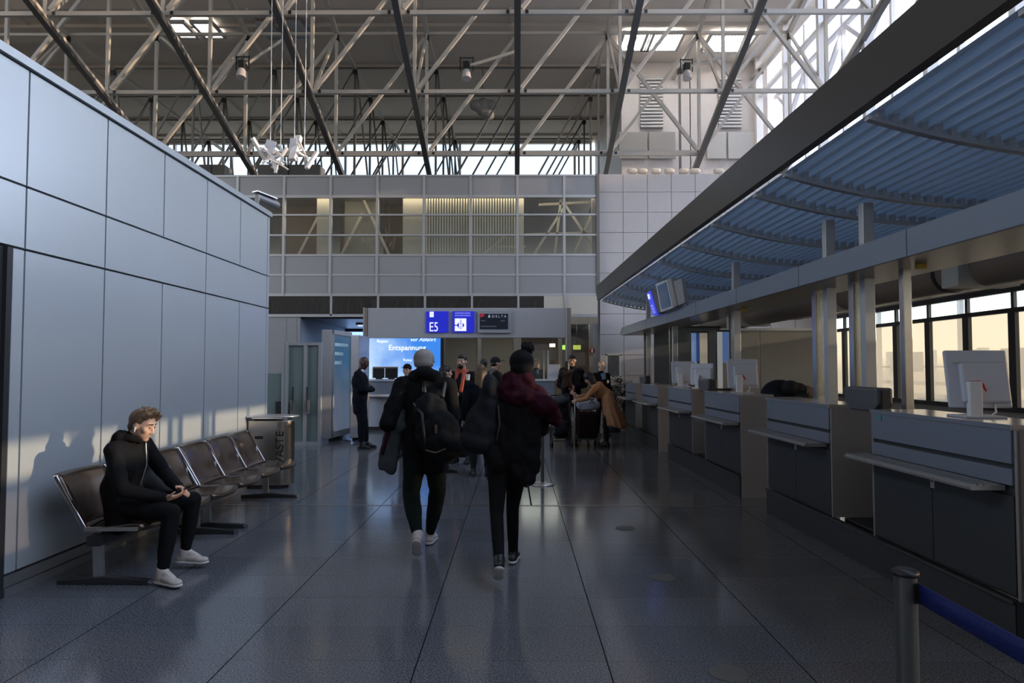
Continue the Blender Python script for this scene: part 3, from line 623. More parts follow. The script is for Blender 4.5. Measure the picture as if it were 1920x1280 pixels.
dtx = mat('dim_white_lettering', (.4, .4, .45), .4, emit=(.26, .27, .32), estr=.8); dt2 = mat('faint_lettering', (.1, .1, .1), .4, emit=(.09, .10, .10), estr=.5)
def q2(px, py): v = at(px, py, YP); v.y = YP-.088; return v
text('lettering', 'D E L T A', .088, q2(922.5, 595.5), FRONT, dtx, o, ext=.002, off=pt.off)
u = q2(917.6, 592); b = MB(); b.prism([(u.x-.032, u.z-.045), (u.x+.032, u.z-.045), (u.x, u.z+.04)], 'y', u.y-.002, u.y+.002); pt.part('triangle_emblem', b, dtx, o)
u = q2(904.5, 591.5); b = MB(); b.prism([(u.x-.05, u.z-.06), (u.x+.05, u.z-.02), (u.x+.05, u.z+.05), (u.x-.05, u.z+.05)], 'y', u.y-.002, u.y+.002); pt.part('red_emblem', b, mat('red_emblem', (.25, .02, .03), .4, emit=(.22, .015, .02), estr=.7), o)
b = MB()
for (xa_, xb_, yy) in ((902, 910, 601.5), (939, 946, 601.5), (902, 930, 612)):
    x = xa_
    while x < xb_: u0 = q2(x, yy+1); u1 = q2(x+1.3, yy-1); b.box((u0.x, YP-.088, u0.z), (u1.x, YP-.085, u1.z)); x += 2.1
pt.part('small_print', b, dt2, o)
# big lit advertising screen behind the desk
YA = 19.0; a = at(690, 716, YA); c = at(826, 626, YA)
def sky_ad(name, c0, c1, st, sc=1.2, gx=True):
    m = bpy.data.materials.new(name); m.use_nodes = True; t = m.node_tree; bs = t.nodes['Principled BSDF']
    tc = t.nodes.new('ShaderNodeTexCoord'); sp_ = t.nodes.new('ShaderNodeSeparateXYZ'); t.links.new(tc.outputs['Generated'], sp_.inputs[0])
    nz = t.nodes.new('ShaderNodeTexNoise'); nz.inputs['Scale'].default_value = sc; nz.inputs['Detail'].default_value = 6; t.links.new(tc.outputs['Object'], nz.inputs['Vector'])
    ad = t.nodes.new('ShaderNodeMath'); ad.operation = 'MULTIPLY_ADD'; ad.inputs[1].default_value = 1.1; t.links.new(nz.outputs['Fac'], ad.inputs[0])
    ad.inputs[2].default_value = -.55
    a2 = t.nodes.new('ShaderNodeMath'); a2.operation = 'ADD'; t.links.new(ad.outputs[0], a2.inputs[0])
    mx = t.nodes.new('ShaderNodeMath'); mx.operation = 'MULTIPLY_ADD'; t.links.new(sp_.outputs[0 if gx else 2], mx.inputs[0]); mx.inputs[1].default_value = .55; mx.inputs[2].default_value = .1
    zz = t.nodes.new('ShaderNodeMath'); zz.operation = 'MULTIPLY_ADD'; t.links.new(sp_.outputs[2], zz.inputs[0]); zz.inputs[1].default_value = .35; t.links.new(mx.outputs[0], zz.inputs[2])
    t.links.new(zz.outputs[0], a2.inputs[1])
    r = t.nodes.new('ShaderNodeValToRGB'); r.color_ramp.elements[0].position = .12; r.color_ramp.elements[0].color = (*c0, 1); r.color_ramp.elements[1].position = .75; r.color_ramp.elements[1].color = (*c1, 1)
    t.links.new(a2.outputs[0], r.inputs[0]); bs.inputs['Base Color'].default_value = (.05, .05, .05, 1); t.links.new(r.outputs[0], bs.inputs['Emission Color']); bs.inputs['Emission Strength'].default_value = st; bs.inputs['Roughness'].default_value = .25
    return m
ad = Thing('advertising_screen', 'large lit sky-blue advertising screen behind the gate desk', 'screen', ((a.x+c.x)/2, YA, 0))
ad.part('screen_face', MB().box((a.x, YA, a.z), (c.x, YA+.03, c.z)), sky_ad('blue_sky_picture', (.55, .76, .98), (.035, .23, .80), .98))
b = MB(); b.box((a.x-.06, YA+.01, 0), (a.x, YA+.2, c.z+.1)); b.box((c.x, YA+.01, 0), (c.x+.06, YA+.2, c.z+.1)); b.box((a.x-.06, YA+.031, 0), (c.x+.06, YA+.2, c.z+.1)); ad.part('casing', b, M['darkm'])
adt = mat('white_screen_lettering', (.9, .9, 1), .5, emit=(.88, .93, 1.0), estr=1.25)
def q3(px, py): v = at(px, py, YA); v.y = YA-.006; return v
text('lettering', 'Entspannung', .205, q3(728.5, 656), FRONT, adt, ad.r, ext=.003, off=ad.off)
adl = mat('pale_screen_lettering', (.9, .9, 1), .5, emit=(.78, .87, 1.0), estr=1.1)
text('lettering', 'Repos', .125, q3(706.5, 642), FRONT, adl, ad.r, ext=.003, off=ad.off)
text('lettering', 'Relax', .11, q3(756, 677), FRONT, adl, ad.r, ext=.003, off=ad.off)
text('lettering', 'vor Abfahrt', .15, q3(769, 639.5), FRONT, adl, ad.r, ext=.003, off=ad.off, shear=.25)
# blue light box deep in the alcove
p = at(650, 622, 24.5); q_ = at(692, 655, 24.5)
t = Thing('light_box', 'pale blue light box deep in the alcove behind the ad totem', 'screen', (p.x, 24.5, 1)); t.part('lit_face', MB().box((p.x, 24.5, 1.2), (q_.x+.6, 24.53, p.z)), mat('pale_blue_light', (.4, .6, .9), .5, emit=(.34, .55, 1.0), estr=1.6)); t.part('casing', MB().box((p.x-.05, 24.54, 0), (q_.x+.65, 24.7, p.z+.05)), M['darkm'])
# strip lamps in the alcove ceiling
t = Thing('strip_lamp', 'dim strip lamp in the dark alcove ceiling', 'ceiling light', (-4.9, 21.5, z0-.15)); t.part('lamp_body', MB().box((-5.0, 21.2, z0-.14), (-4.3, 21.35, z0-.08)), M['plas'])
t.part('tube', MB().tube((-4.95, 21.27, z0-.16), (-4.35, 21.27, z0-.16), .025), mat('dim_tube', (.8, .8, .8), .4, emit=(.6, .7, .9), estr=1.0))
# ================================================================== desk equipment
YE = YD+.25
for i, (p0, p1, lb) in enumerate(((699, 721, 'black boxy monitor on the gate desk, left of the pair'), (722, 745, 'black boxy monitor on the gate desk with a pale edge, right of the pair'))):
    a = at(p0, 710, YE); c = at(p1, 688, YE); t = Thing('desk_monitor', lb, 'monitor', ((a.x+c.x)/2, YE, zt_), group='black monitors on the gate desk')
    t.part('casing', MB().box((a.x, YE, zt_+.03), (c.x, YE+.12, c.z)), M['black'], bevel=.01); t.part('rim', MB().box((a.x, YE-.01, c.z-.03), (c.x, YE+.1, c.z+.01)), mat('tan_rim', (.30, .22, .17), .5))
    t.part('side_edge', MB().box((a.x-.02, YE-.01, zt_+.03), (a.x+.005, YE+.1, c.z-.02)), M['white']); t.part('foot', MB().box(((a.x+c.x)/2-.08, YE, zt_), ((a.x+c.x)/2+.08, YE+.12, zt_+.03)), M['black'])
a = at(1027, 711, YE); c = at(1050, 683, YE)
t = Thing('desk_monitor', 'pale grey monitor back at the right end of the gate desk', 'monitor', ((a.x+c.x)/2, YE, zt_))
t.part('casing', MB().box((a.x, YE, a.z+.02), (c.x, YE+.04, c.z)), M['plas'], bevel=.01); t.part('stand', MB().box(((a.x+c.x)/2-.02, YE+.04, zt_), ((a.x+c.x)/2+.02, YE+.08, c.z-.1)), M['white']); t.part('foot', MB().box(((a.x+c.x)/2-.1, YE, zt_), ((a.x+c.x)/2+.1, YE+.15, zt_+.02)), M['white'])
# glass guard screen on the desk
a = at(1003, 711, YE); c = at(1029, 656, YE)
t = Thing('guard_screen', 'clear glass guard screen with a bright edge on the gate desk', 'screen', ((a.x+c.x)/2, YE+.2, zt_))
t.part('pane', MB().box((a.x-.2, YE+.2, zt_), (c.x, YE+.215, c.z)), M['clear']); t.part('edge_post', MB().box((c.x-.03, YE+.18, zt_), (c.x+.01, YE+.23, c.z)), mat('bluewhite_edge', (.7, .8, .85), .2)); t.part('edge_post', MB().box((c.x-.14, YE+.18, zt_), (c.x-.10, YE+.23, c.z)), mat('cream_edge', (.55, .5, .38), .3))
# ================================================================== left back: glass leaves, totems
YL = 14.2
t = Thing('glass_door', 'framed double door of greenish frosted glass beyond the steel bin', 'door', (at(505, 836, YL).x, YL, 0))
b = MB(); zd = at(540, 642, YL).z
for p, w in ((531.5, .03), (538, .035), (573, .035), (600, .03)): x = at(p, 740, YL).x; b.box((x-w, YL-.05, 0), (x+w, YL+.05, zd))
b.box((at(531, 740, YL).x, YL-.04, zd-.06), (at(600, 740, YL).x, YL+.04, zd)); b.box((at(531, 740, YL).x, YL-.04, 0), (at(600, 740, YL).x, YL+.04, .08)); t.part('frame', b, M['mull'])
for p0, p1 in ((541, 570), (576, 598)): t.part('glass_leaf', MB().box((at(p0, 740, YL).x, YL, .08), (at(p1, 740, YL).x, YL+.02, zd-.06)), M['frost'])
for p in (551, 577.5): x = at(p, 740, YL).x; o = t.part('handle', MB().box((x-.045, YL-.09, at(500, 775, YL).z), (x+.045, YL-.05, at(500, 750, YL).z)), M['alu']); t.part('pull_bar', MB().tube((x+.01, YL-.1, at(500, 770, YL).z), (x+.01, YL-.1, at(500, 725, YL).z), .015), M['black'], o)
t = Thing('glass_side_panel', 'narrow frosted glass side panel between the bin and the glass door', 'panel', (at(505, 836, YL).x, YL, 0))
t.part('glass_leaf', MB().box((-6.2, YL+.02, .05), (at(528, 740, YL).x, YL+.04, at(500, 700, YL).z)), M['frost']); x = at(533, 740, YL).x; t.part('lock_case', MB().box((x-.16, YL-.05, at(500, 775, YL).z), (x-.06, YL+.02, at(500, 752, YL).z)), M['darkm'])
def totem(name, lb, A, B, C, ztop_, face, lbl_part=None):
    """A near-left foot, B corner, C far-right foot: a narrow flank A-B and a broad face B-C"""
    t = Thing(name, lb, 'totem', (B.x, B.y, 0)); A, B, C = (Vector((v.x, v.y, 0)) for v in (A, B, C)); D = A + (C-B)
    b = MB(); vs = [A, B, C, D]; b.add([Vector((v.x, v.y, z)) for z in (.08, ztop_) for v in vs], [(0,1,2,3), (7,6,5,4), (0,4,5,1), (1,5,6,2), (2,6,7,3), (3,7,4,0)]); t.part('casing', b, mat('totem_silver', (.46, .46, .47), .35, .5), bevel=.015)
    u = (C-B).normalized(); n = Vector((u.y, -u.x, 0)); L = (C-B).length
    if n.y > 0: n = -n
    b = MB(); P = lambda s_, z: B + u*s_ + n*.012 + Vector((0, 0, z))
    b.add([P(.06, .22), P(L-.06, .22), P(L-.06, ztop_-.12), P(.06, ztop_-.12)], [(0, 1, 2, 3)]); t.part('poster_face', b, face)
    b = MB()
    for s0, s1, z0_, z1_ in ((0, .055, .1, ztop_), (L-.055, L, .1, ztop_), (0, L, .1, .2), (0, L, ztop_-.1, ztop_)):
        b.add([B+u*s0+n*.001+Vector((0, 0, z0_)), B+u*s1+n*.001+Vector((0, 0, z0_)), B+u*s1+n*.03+Vector((0, 0, z0_)), B+u*s0+n*.03+Vector((0, 0, z0_)), B+u*s0+n*.001+Vector((0, 0, z1_)), B+u*s1+n*.001+Vector((0, 0, z1_)), B+u*s1+n*.03+Vector((0, 0, z1_)), B+u*s0+n*.03+Vector((0, 0, z1_))], [(0,1,2,3), (7,6,5,4), (0,4,5,1), (1,5,6,2), (2,6,7,3), (3,7,4,0)])
    t.part('poster_frame', b, mat('frame_silver', (.60, .61, .62), .3, .6)); b = MB(); c_ = (A+B+C+D)/4
    b.cbox(c_+Vector((0, 0, .04)), (.25, .25, .08)); t.part('foot', b, M['darkm'])
    return t, u, n, B
Bp = fl(621, 829); tt, u, n, B_ = totem('advertising_totem', 'tall silver advertising totem with a blue sea and sky poster, beside the glass door', Vector((at(601, 828, Bp.y-.05).x, Bp.y-.05, 0)), Bp, Vector((at(656, 815, Bp.y+1.1).x, Bp.y+1.1, 0)), at(621, 618, Bp.y).z,
     sky_ad('sea_sky_poster', (.20, .235, .33), (.06, .17, .30), .42, 1.6, False))
pl = mat('pale_poster_lettering', (.6, .7, .75), .5, emit=(.16, .27, .36), estr=.5)
Rt = Matrix((u, Vector((0, 0, 1)), n)).transposed()
for k, (s_, sz, zz, l) in enumerate(((.12, .13, 2.02, 'Bring'), (.12, .13, 1.80, 'home'))): pass
b = MB(); r3 = random.Random(8)
for z_, l in ((2.12, .7), (1.92, .45), (1.72, .38)):
    s_ = .12
    while s_ < .12+l: w = r3.uniform(.04, .09); c_ = B_+u*(s_+w/2)+n*.018+Vector((0, 0, z_)); b.cbox(c_, (w, .006, .07), Matrix((u, n, Vector((0, 0, 1)))).transposed()); s_ += w+.025
tt.part('poster_print', b, pl)
B2 = Vector((at(672, 800, 15.0).x, 15.0, 0)); tt, u, n, B_ = totem('advertising_totem', 'second silver totem with a pale poster, behind the standing man in the suit', Vector((at(656, 800, 14.9).x, 14.9, 0)), B2, Vector((at(690, 800, 16.0).x, 16.0, 0)), at(672, 628, 15.0).z, mat('pale_poster', (.42, .42, .47), .4, emit=(.12, .12, .15), estr=.3))
# ================================================================== waiting bench along the clad room
def bench(y0, lb, legs, glossy):
    t = Thing('waiting_bench', lb, 'bench', (-3.1, y0, 0), group='steel benches along the clad room')
    n = 3; w = .593
    for i in range(n):
        ya = y0+i*w+.012; yb = ya+w-.03; ym = (ya+yb)/2
        prof = [(-2.70, .405), (-2.69, .438), (-2.72, .462), (-2.82, .462), (-2.95, .442), (-3.07, .428), (-3.13, .435)]
        b = MB()
        def f(u, v, p=prof):
            k = u*(len(p)-1); i_ = min(int(k), len(p)-2); a = k-i_; x = p[i_][0]*(1-a)+p[i_+1][0]*a; z = p[i_][1]*(1-a)+p[i_+1][1]*a
            wv = ya+(yb-ya)*v; return Vector((x + .07*(1-u)**2*(-(2*v-1)**2), wv, z - .018*math.sin(math.pi*v)*math.sin(math.pi*min(1, u*1.2))))
        b.grid(f, 18, 10); o = t.part('seat', b, M['seat']); md = o.modifiers.new('thick', 'SOLIDIFY'); md.thickness = .012; md.offset = -1
        b = MB(); pb = [(-3.125, .43), (-3.17, .45), (-3.215, .53), (-3.265, .64), (-3.315, .74), (-3.355, .80), (-3.39, .815)]
        def f2(u, v, p=pb):
            k = u*(len(p)-1); i_ = min(int(k), len(p)-2); a = k-i_; x = p[i_][0]*(1-a)+p[i_+1][0]*a; z = p[i_][1]*(1-a)+p[i_+1][1]*a
            return Vector((x - .03*math.sin(math.pi*v), ya+(yb-ya)*v, z))
        b.grid(f2, 18, 10); o = t.part('backrest', b, M['seat']); md = o.modifiers.new('thick', 'SOLIDIFY'); md.thickness = .012; md.offset = 1
    for i in range(n+1):
        y = y0+i*w
        y += .012 if i == 0 else (-.012 if i == n else 0)
        t.part('side_frame', MB().bar((-3.375, y, .815), (-3.145, y, .43), .024, .03, up=(1, 0, 0)), M['chrome'], bevel=.005)
        t.part('seat_rail', MB().bar((-3.15, y, .425), (-2.76, y, .43), .02, .028), M['alu'])
    t.part('beam', MB().box((-3.14, y0+.02, .30), (-3.04, y0+n*w-.02, .375)), M['darkm'])
    for y in legs:
        b = MB(); b.bar((-3.12, y, .42), (-3.10, y, .02), .035, .07, up=(1, 0, 0)); o = t.part('leg', b, M['alu'])
        b = MB(); b.prism([(-3.40, 0), (-2.72, 0), (-2.72, .035), (-3.06, .06), (-3.40, .035)], 'y', y-.03, y+.03); t.part('foot_bar', b, M['darkm'], o, bevel=.006)
        b = MB(); b.tube((-2.72, y-.012, .012), (-2.70, y-.012, .012), .012); b.tube((-2.72, y+.018, .012), (-2.70, y+.018, .012), .012); t.part('end_cap', b, M['chrome'], o)
    for y in (y0+.3, y0+1.48): t.part('seat_bracket', MB().bar((-3.1, y, .37), (-2.85, y, .43), .05, .02), M['darkm'])
    return t
bench(5.0, 'nearer brown steel three-seat bench, with the seated man on it', (5.12, 6.66), 0)
bench(6.80, 'empty brown steel three-seat bench next to the steel bin', (6.90, 8.50), 1)
# ================================================================== steel waste bin
bx_, by_ = -3.26, 9.25
t = Thing('waste_bin', 'brushed steel waste bin with flat oval lid beyond the benches', 'bin', (bx_, by_, 0))
b = MB()
def binout(y0_, z0_, z1_, r, grow=0.):
    pts = [(-3.56, by_-.17-grow), (-3.17, by_-.17-grow)]
    pts += [(-3.17+(.17+grow)*math.sin(a), by_-(.17+grow)*math.cos(a)) for a in [math.pi*i/12 for i in range(1, 12)]]
    pts += [(-3.17, by_+.17+grow), (-3.56, by_+.17+grow)]; return pts
b.prism(binout(0, 0, 0, 0), 'z', .05, .90); t.part('bin_body', b, M['steel'], bevel=.006)
b = MB(); b.prism(binout(0, 0, 0, 0, .055), 'z', .945, .965); t.part('lid', b, M['alu'], bevel=.006)
b = MB(); b.box((-3.5, by_-.12, .90), (-3.2, by_+.12, .945)); t.part('lid_neck', b, M['black'])
t.part('plinth', MB().box((-3.54, by_-.15, 0), (-3.12, by_+.15, .05)), M['darkm'])
t.part('slot', MB().box((-3.47, by_-.175, .66), (-3.36, by_-.168, .70)), M['black'], bevel=.003)
o = text('lettering', 'WASTE', .155, (-3.085, by_-.176, .26), Matrix(((0, -1, 0), (0, 0, -1), (1, 0, 0))), M['black'], t.r, off=t.off, ext=.006)
t.part('lid_rim', MB().box((-3.50, by_-.20, .93), (-3.1, by_-.19, .945)), M['chrome'])
# ================================================================== backpack on the second seat
t = Thing('backpack', 'dark backpack with a pale tag, on the seat beside the seated man', 'bag', (-3.05, 5.85, .46))
b = MB(); b.ell((-3.07, 5.86, .62), (.15, .17, .17)); b.ell((-3.13, 5.86, .76), (.11, .14, .12)); b.ell((-2.99, 5.86, .58), (.12, .13, .11)); t.blob('bag_body', b, mat('black_nylon', (.020, .021, .024), .6, bump=.3, scale=20), .012, 5)
b = MB(); b.path([Vector((-3.02, 5.80, .84)), Vector((-2.93, 5.78, .76)), Vector((-2.90, 5.78, .62)), Vector((-2.93, 5.79, .50))], .012); t.part('zip', b, mat('zip_tan', (.28, .22, .16), .5))
b = MB(); b.path([Vector((-3.18, 5.86, .86)), Vector((-3.16, 5.84, .91)), Vector((-3.11, 5.84, .87))], .01); t.part('handle', b, M['black'])
p = at(286, 851, 5.62); t.part('tag', MB().cbox(p, (.045, .01, .075), Matrix.Rotation(.35, 3, 'Y')), M['white'], bevel=.004)
# ================================================================== check-in counters (turned frame)
XC = 2.94
def counter(y0, y1, lb, near_tall, far_tall, tag_=True):
    t = Thing('check_in_counter', lb, 'counter', (XC, (y0+y1)/2, 0), 'R', group='check-in counters under the canopy')
    t.part('cabinet', MB().box((XC+.02, y0+.03, .27), (XC+.55, y1-.01, .88)), M['cdark'])
    ym = (y0+y1)/2 + .02
    for a, c in ((y0+.035, ym-.004), (ym+.004, y1-.012)): t.part('cabinet_door', MB().box((XC, a, .29), (XC+.02, c, .86)), M['cdark'], bevel=.002)
    t.part('fascia_panel', MB().box((XC-.01, y0+.035, 1.045), (XC+.02, y1-.012, 1.255)), M['cfront'], bevel=.004)
    t.part('fascia_panel', MB().box((XC-.01, y0+.035, .92), (XC+.02, y1-.012, 1.015)), M['cfront'], bevel=.004)
    t.part('core', MB().box((XC+.02, y0+.03, .88), (XC+.40, y1-.02, 1.235)), M['cdark'])
    t.part('worktop', MB().box((XC-.015, y0+.02, 1.24), (XC+.42, y1, 1.272)), M['ctop'], bevel=.004)
    t.part('edge_strip', MB().box((XC-.018, y0+.03, 1.245), (XC-.012, y1, 1.27)), M['cfront'])
    b = MB(); b.prism([(XC+.0, .885), (XC-.20, .885), (XC-.205, .90), (XC-.19, .91), (XC+.0, .915)], 'y', y0+.10, y1+.05); o = t.part('bag_ledge', b, mat('ledge_aluminium', (.50, .49, .47), .35, .5))
    b = MB()
    for k in range(5): b.box((XC-.19+k*.036, y0+.10, .91), (XC-.175+k*.036, y1+.05, .921))
    t.part('ledge_ribs', b, M['alu'], o)
    for y, tall in ((y0, near_tall), (y1-.012, far_tall)):
        z0_ = .27
        t.part('end_panel', MB().box((XC, y, z0_), (XC+.78, y+.022, 1.242)), M['cside'])
    if tag_:
        a = MB().box((XC-.004, ym-.03, .78), (XC-.001, ym+.012, .855)); o = t.part('notice_tag', a, M['white']); t.part('printed_mark', MB().box((XC-.006, ym-.014, .82), (XC-.004, ym-.002, .845)), mat('navy_print', (.04, .05, .15), .5), o)
        t.part('seal', MB().box((XC-.016, y1-.16, 1.195), (XC-.011, y1-.09, 1.235)), mat('teal_sticker', (.12, .30, .30), .4))
    return t
CN = [(3.90, 5.44), (6.12, 7.62), (8.46, 9.98), (10.66, 12.18), (13.02, 14.54), (15.24, 16.5)]
CL = ['nearest blue-fronted check-in counter, with the largest monitor on it', 'second blue-fronted check-in counter, with dark bags behind its top', 'third check-in counter, its pale side panel reaching the floor', 'fourth check-in counter, in front of the red-haired clerk', 'fifth check-in counter, small and far along the row', 'farthest check-in counter, at the end of the row near the stone wall']
for i, ((a, c), lb) in enumerate(zip(CN, CL)): counter(a, c, lb, i % 2 == 0 and i > 0, False, i < 4)
for i, (a, c) in enumerate(((3.92, 7.62), (8.48, 12.18), (13.04, 16.5))):
    t = Thing('counter_plinth', ('nearest charcoal kick plinth joining the first two counters', 'middle charcoal kick plinth joining the third and fourth counters', 'farthest charcoal kick plinth under the last counters')[i], 'plinth', (XC, a, 0), 'R', group='kick plinths of the counters')
    t.part('plinth_board', MB().box((XC-.02, a, 0), (XC+.05, c, .255)), M['cdark']); t.part('top_rail', MB().box((XC-.035, a, .25), (XC-.0, c, .268)), mat('plinth_rail', (.11, .11, .10), .3, .6), bevel=.003)
    t.part('end_cheek', MB().box((XC, a-.02, 0), (XC+.78, a+.002, .268)), M['cside'] if i else M['cdark'])
t = Thing('counter_end_post', 'dark end post closing the nearest counter at the right edge', 'post', (XC, 3.86, 0), 'R'); t.part('post', MB().box((XC-.03, 3.82, 0), (XC+.5, 3.895, .27)), M['black']); t.part('side_board', MB().box((XC+.01, 3.80, .27), (XC+.78, 3.89, 1.25)), mat('brown_laminate', (.20, .15, .12), .5))
for i, y in enumerate((5.78, 10.32, 14.88)):
    t = Thing('baggage_scale', ('nearest baggage scale bay between the first two counters', 'second baggage scale bay, between the third and fourth counters', 'farthest baggage scale bay between the last counters')[i], 'scale', (XC+.1, y, .2), 'R', group='baggage scale bays')
    t.part('frame', MB().box((XC+.10, y-.28, 0), (XC+1.0, y+.28, .2)), M['darkm']); t.part('platform', MB().box((XC+.08, y-.30, .2), (XC+1.1, y+.30, .28)), M['black'], bevel=.01)
    t.part('back_flap', MB().box((XC+.75, y-.31, .28), (XC+.78, y+.31, .95)), M['cside']); t.part('side_guard', MB().box((XC+.05, y-.29, .28), (XC+.4, y-.27, .42)), M['cdark'])
    b = MB(); b.prism([(y-.24, 1.24), (y+.12, 1.24), (y+.22, 1.30), (y+.24, 1.44), (y-.30, 1.44), (y-.30, 1.30)], 'x', XC+.06, XC+.20)
    h = Thing('scale_display_box', ('dark grey box with rounded underside between the first two counters', 'dark grey box with rounded underside between the third and fourth counters', 'small far dark grey box between the last counters')[i], 'display', (XC+.1, y, 1.0), 'R', group='scale display boxes')
    h.part('housing', b, mat('box_grey', (.12, .12, .125), .4, .2), bevel=.02); h.part('bracket', MB().box((XC+.1, y-.32, 1.15), (XC+.16, y-.28, 1.42)), M['darkm']); h.part('support_arm', MB().box((XC+.10, y-.35, 1.20), (XC+.16, y-.28, 1.235)), M['darkm'])
# monitors on counters
def monitor(X, Yc, lb, ang, s=1., red=True):
    t = Thing('counter_monitor', lb, 'monitor', (X, Yc, 1.272), 'R', rz=ang, group='white monitors on the counters', local=True)
    R = Matrix.Rotation(-.16, 3, 'X'); z = .235*s
    t.part('screen_back', MB().cbox((0, 0, z+.02), (.40*s, .03, .39*s), R), M['plas'], bevel=.012)
    t.part('rear_bulge', MB().cbox((.03*s, -.03, z-.005), (.30*s, .05, .27*s), R), M['plas'], bevel=.015)
    t.part('screen', MB().cbox((0, .016, z+.02), (.37*s, .004, .35*s), R), M['black'])
    t.part('vent_line', MB().cbox((0, -.018, z+.13*s), (.32*s, .005, .006), R), M['panel'])
    t.part('stand', MB().box((-.10*s, -.10, .0), (-.02*s, -.05, .24*s)), M['white'], bevel=.006)
    t.part('base', MB().box((-.14*s, -.12, 0), (.12*s, .12, .014)), M['plas'], bevel=.005)
    t.part('hinge', MB().tube((-.05*s, -.075, .2*s), (-.02*s, -.01, .2*s), .02), M['plas'])
    if red:
        b = MB(); b.path([Vector((-.09, -.055, .235)), Vector((-.02, -.065, .238)), Vector((.0, -.07, .22)), Vector((.02, -.06, .18))], .008); t.part('cable', b, mat('red_cable', (.5, .04, .04), .4))
    b = MB(); b.path([Vector((.08, -.05, .09)), Vector((.07, -.08, .04)), Vector((.03, -.09, .012))], .006); t.part('power_cable', b, M['white'])
    return t
monitor(3.18, 4.56, 'large white monitor back with a red cable, on the nearest counter', -.10)
monitor(3.17, 9.05, 'white monitor back with a warm lit edge, on the third counter', -.10)
monitor(3.14, 11.95, 'small white monitor back on the fourth counter, left of the red-haired clerk', -.1, 1., False)
monitor(3.20, 11.02, 'small white monitor back on the fourth counter, right of the red-haired clerk', -.5, .9, False)
# things on and behind the second counter
t = Thing('desk_chair', 'dark blue chair back seen over the second counter', 'chair', (3.72, 9.2, 0), 'R')
b = MB(); b.ell((3.72, 9.2, 1.22), (.27, .06, .23)); b.ell((3.72, 9.2, 1.12), (.24, .06, .23)); t.blob('backrest', b, mat('navy_fabric', (.010, .014, .035), .7), .015, 3)
t.part('seat', MB().box((3.49, 9.23, .62), (3.95, 9.67, .70)), mat('navy_fabric', (.01, .01, .03)), bevel=.03); t.part('column', MB().tube((3.72, 9.45, .1), (3.72, 9.45, .62), .03), M['black']); t.part('back_arm', MB().box((3.68, 9.23, .64), (3.76, 9.27, 1.0)), M['black'])
b = MB()
for k in range(5): a = k*1.257; b.bar((3.72, 9.45, .1), (3.72+.3*math.cos(a), 9.45+.3*math.sin(a), .04), .04)
t.part('star_base', b, M['black'])
t = Thing('coat_pile', 'black coat slung over the right side of the blue chair', 'coat', (3.88, 9.1, 1.3), 'R')
b = MB(); b.ell((3.83, 9.1, 1.33), (.13, .10, .11)); b.ell((3.93, 9.1, 1.30), (.13, .10, .11)); b.ell((3.97, 9.08, 1.2), (.12, .10, .14)); b.ell((3.90, 9.12, 1.05), (.16, .08, .2)); t.blob('cloth', b, mat('black_coat', (.008, .008, .009), .8, bump=.5, scale=12), .014, 3)
t = Thing('fur_hood', 'small tan fur hood at the right end of the black coat', 'hood', (4.05, 9.0, 1.25), 'R')
b = MB(); r4 = random.Random(2)
for k in range(20): b.ell((4.06+r4.uniform(-.07, .08), 9.04+r4.uniform(-.04, .04), 1.28+r4.uniform(-.06, .06)), .035)
t.blob('fur', b, mat('tan_fur', (.22, .15, .10), .9, bump=.8, scale=30, noise=.3), .01, 1)
# ================================================================== posts, service beam, canopy
XP = 3.40
for i, (y, y2, cut) in enumerate(((6.40, 6.62, 1), (7.15, 7.42, 1), (10.05, 10.3, 0), (13.7, 13.95, 0), (16.2, 16.5, 0))):
    zc = 3.12+.31*((4.6-XP)/2.07)**2-.06
    t = Thing('canopy_post', 'slim paired steel canopy post ' + ('behind the second counter, nearer pair', 'behind the second counter, farther pair', 'behind the third counter', 'behind the fifth counter', 'behind the farthest counter')[i], 'post', (XP, y, 0), 'R', group='paired posts under the canopy')
    t.part('post', MB().box((XP-.01, y-.045, 0), (XP+.09, y+.045, zc)), M['mull'], bevel=.004)
    t.part('post', MB().box((XP-.01, y2-.045, 0), (XP+.09, y2+.045, 2.45)), M['steel'], bevel=.004)
    t.part('glazing_fin', MB().box((XP+.03, y+.05, 1.3), (XP+.045, y2-.05, 2.42)), M['clear'])
t = Thing('canopy_post', 'single slim steel post in front of the translucent windows, right of the paired posts', 'post', (XP, 5.78, 0), 'R'); t.part('post', MB().box((XP, 5.75, 0), (XP+.07, 5.82, 2.45)), M['steel'], bevel=.004)
XF = 3.05
t = Thing('service_beam', 'long blue-grey service beam running above the check-in counters', 'beam', (XF, 10, 2.44), 'R')
t.part('fascia', MB().box((XF, 1.5, 2.445), (XF+.03, 17.6, 2.655)), mat('fascia_blue_grey', (.21, .24, .29), .4, .2), bevel=.004)
b = MB()
for y in (3.2, 5.1, 7.0, 8.9, 10.8, 12.7, 14.6): b.box((XF-.003, y, 2.45), (XF, y+.008, 2.65))
t.part('joint_line', b, M['seam'])
t.part('underside', MB().box((XF+.03, 1.5, 2.445), (XF+.70, 17.6, 2.475)), mat('brushed_underside', (.22, .20, .18), .3, .6)); t.part('cap', MB().box((XF+.03, 1.5, 2.62), (XF+.70, 17.6, 2.65)), M['seam'])
t.part('back_board', MB().box((XF+.67, 1.5, 2.475), (XF+.70, 17.6, 2.62)), M['panel'])
t.part('tip', MB().prism([(17.6, 2.445), (17.9, 2.52), (17.6, 2.655)], 'x', XF, XF+.7), M['panel'])
for y in (5.5, 9.6): t.part('yellow_sensor', MB().cbox((XF+.35, y, 2.43), (.07, .05, .04)), mat('yellow_plastic', (.65, .42, .02), .4))
yw_ = 1.5
XB = 2.53; prof = lambda x: 3.12+.31*((4.6-min(x, 4.6))/2.07)**2
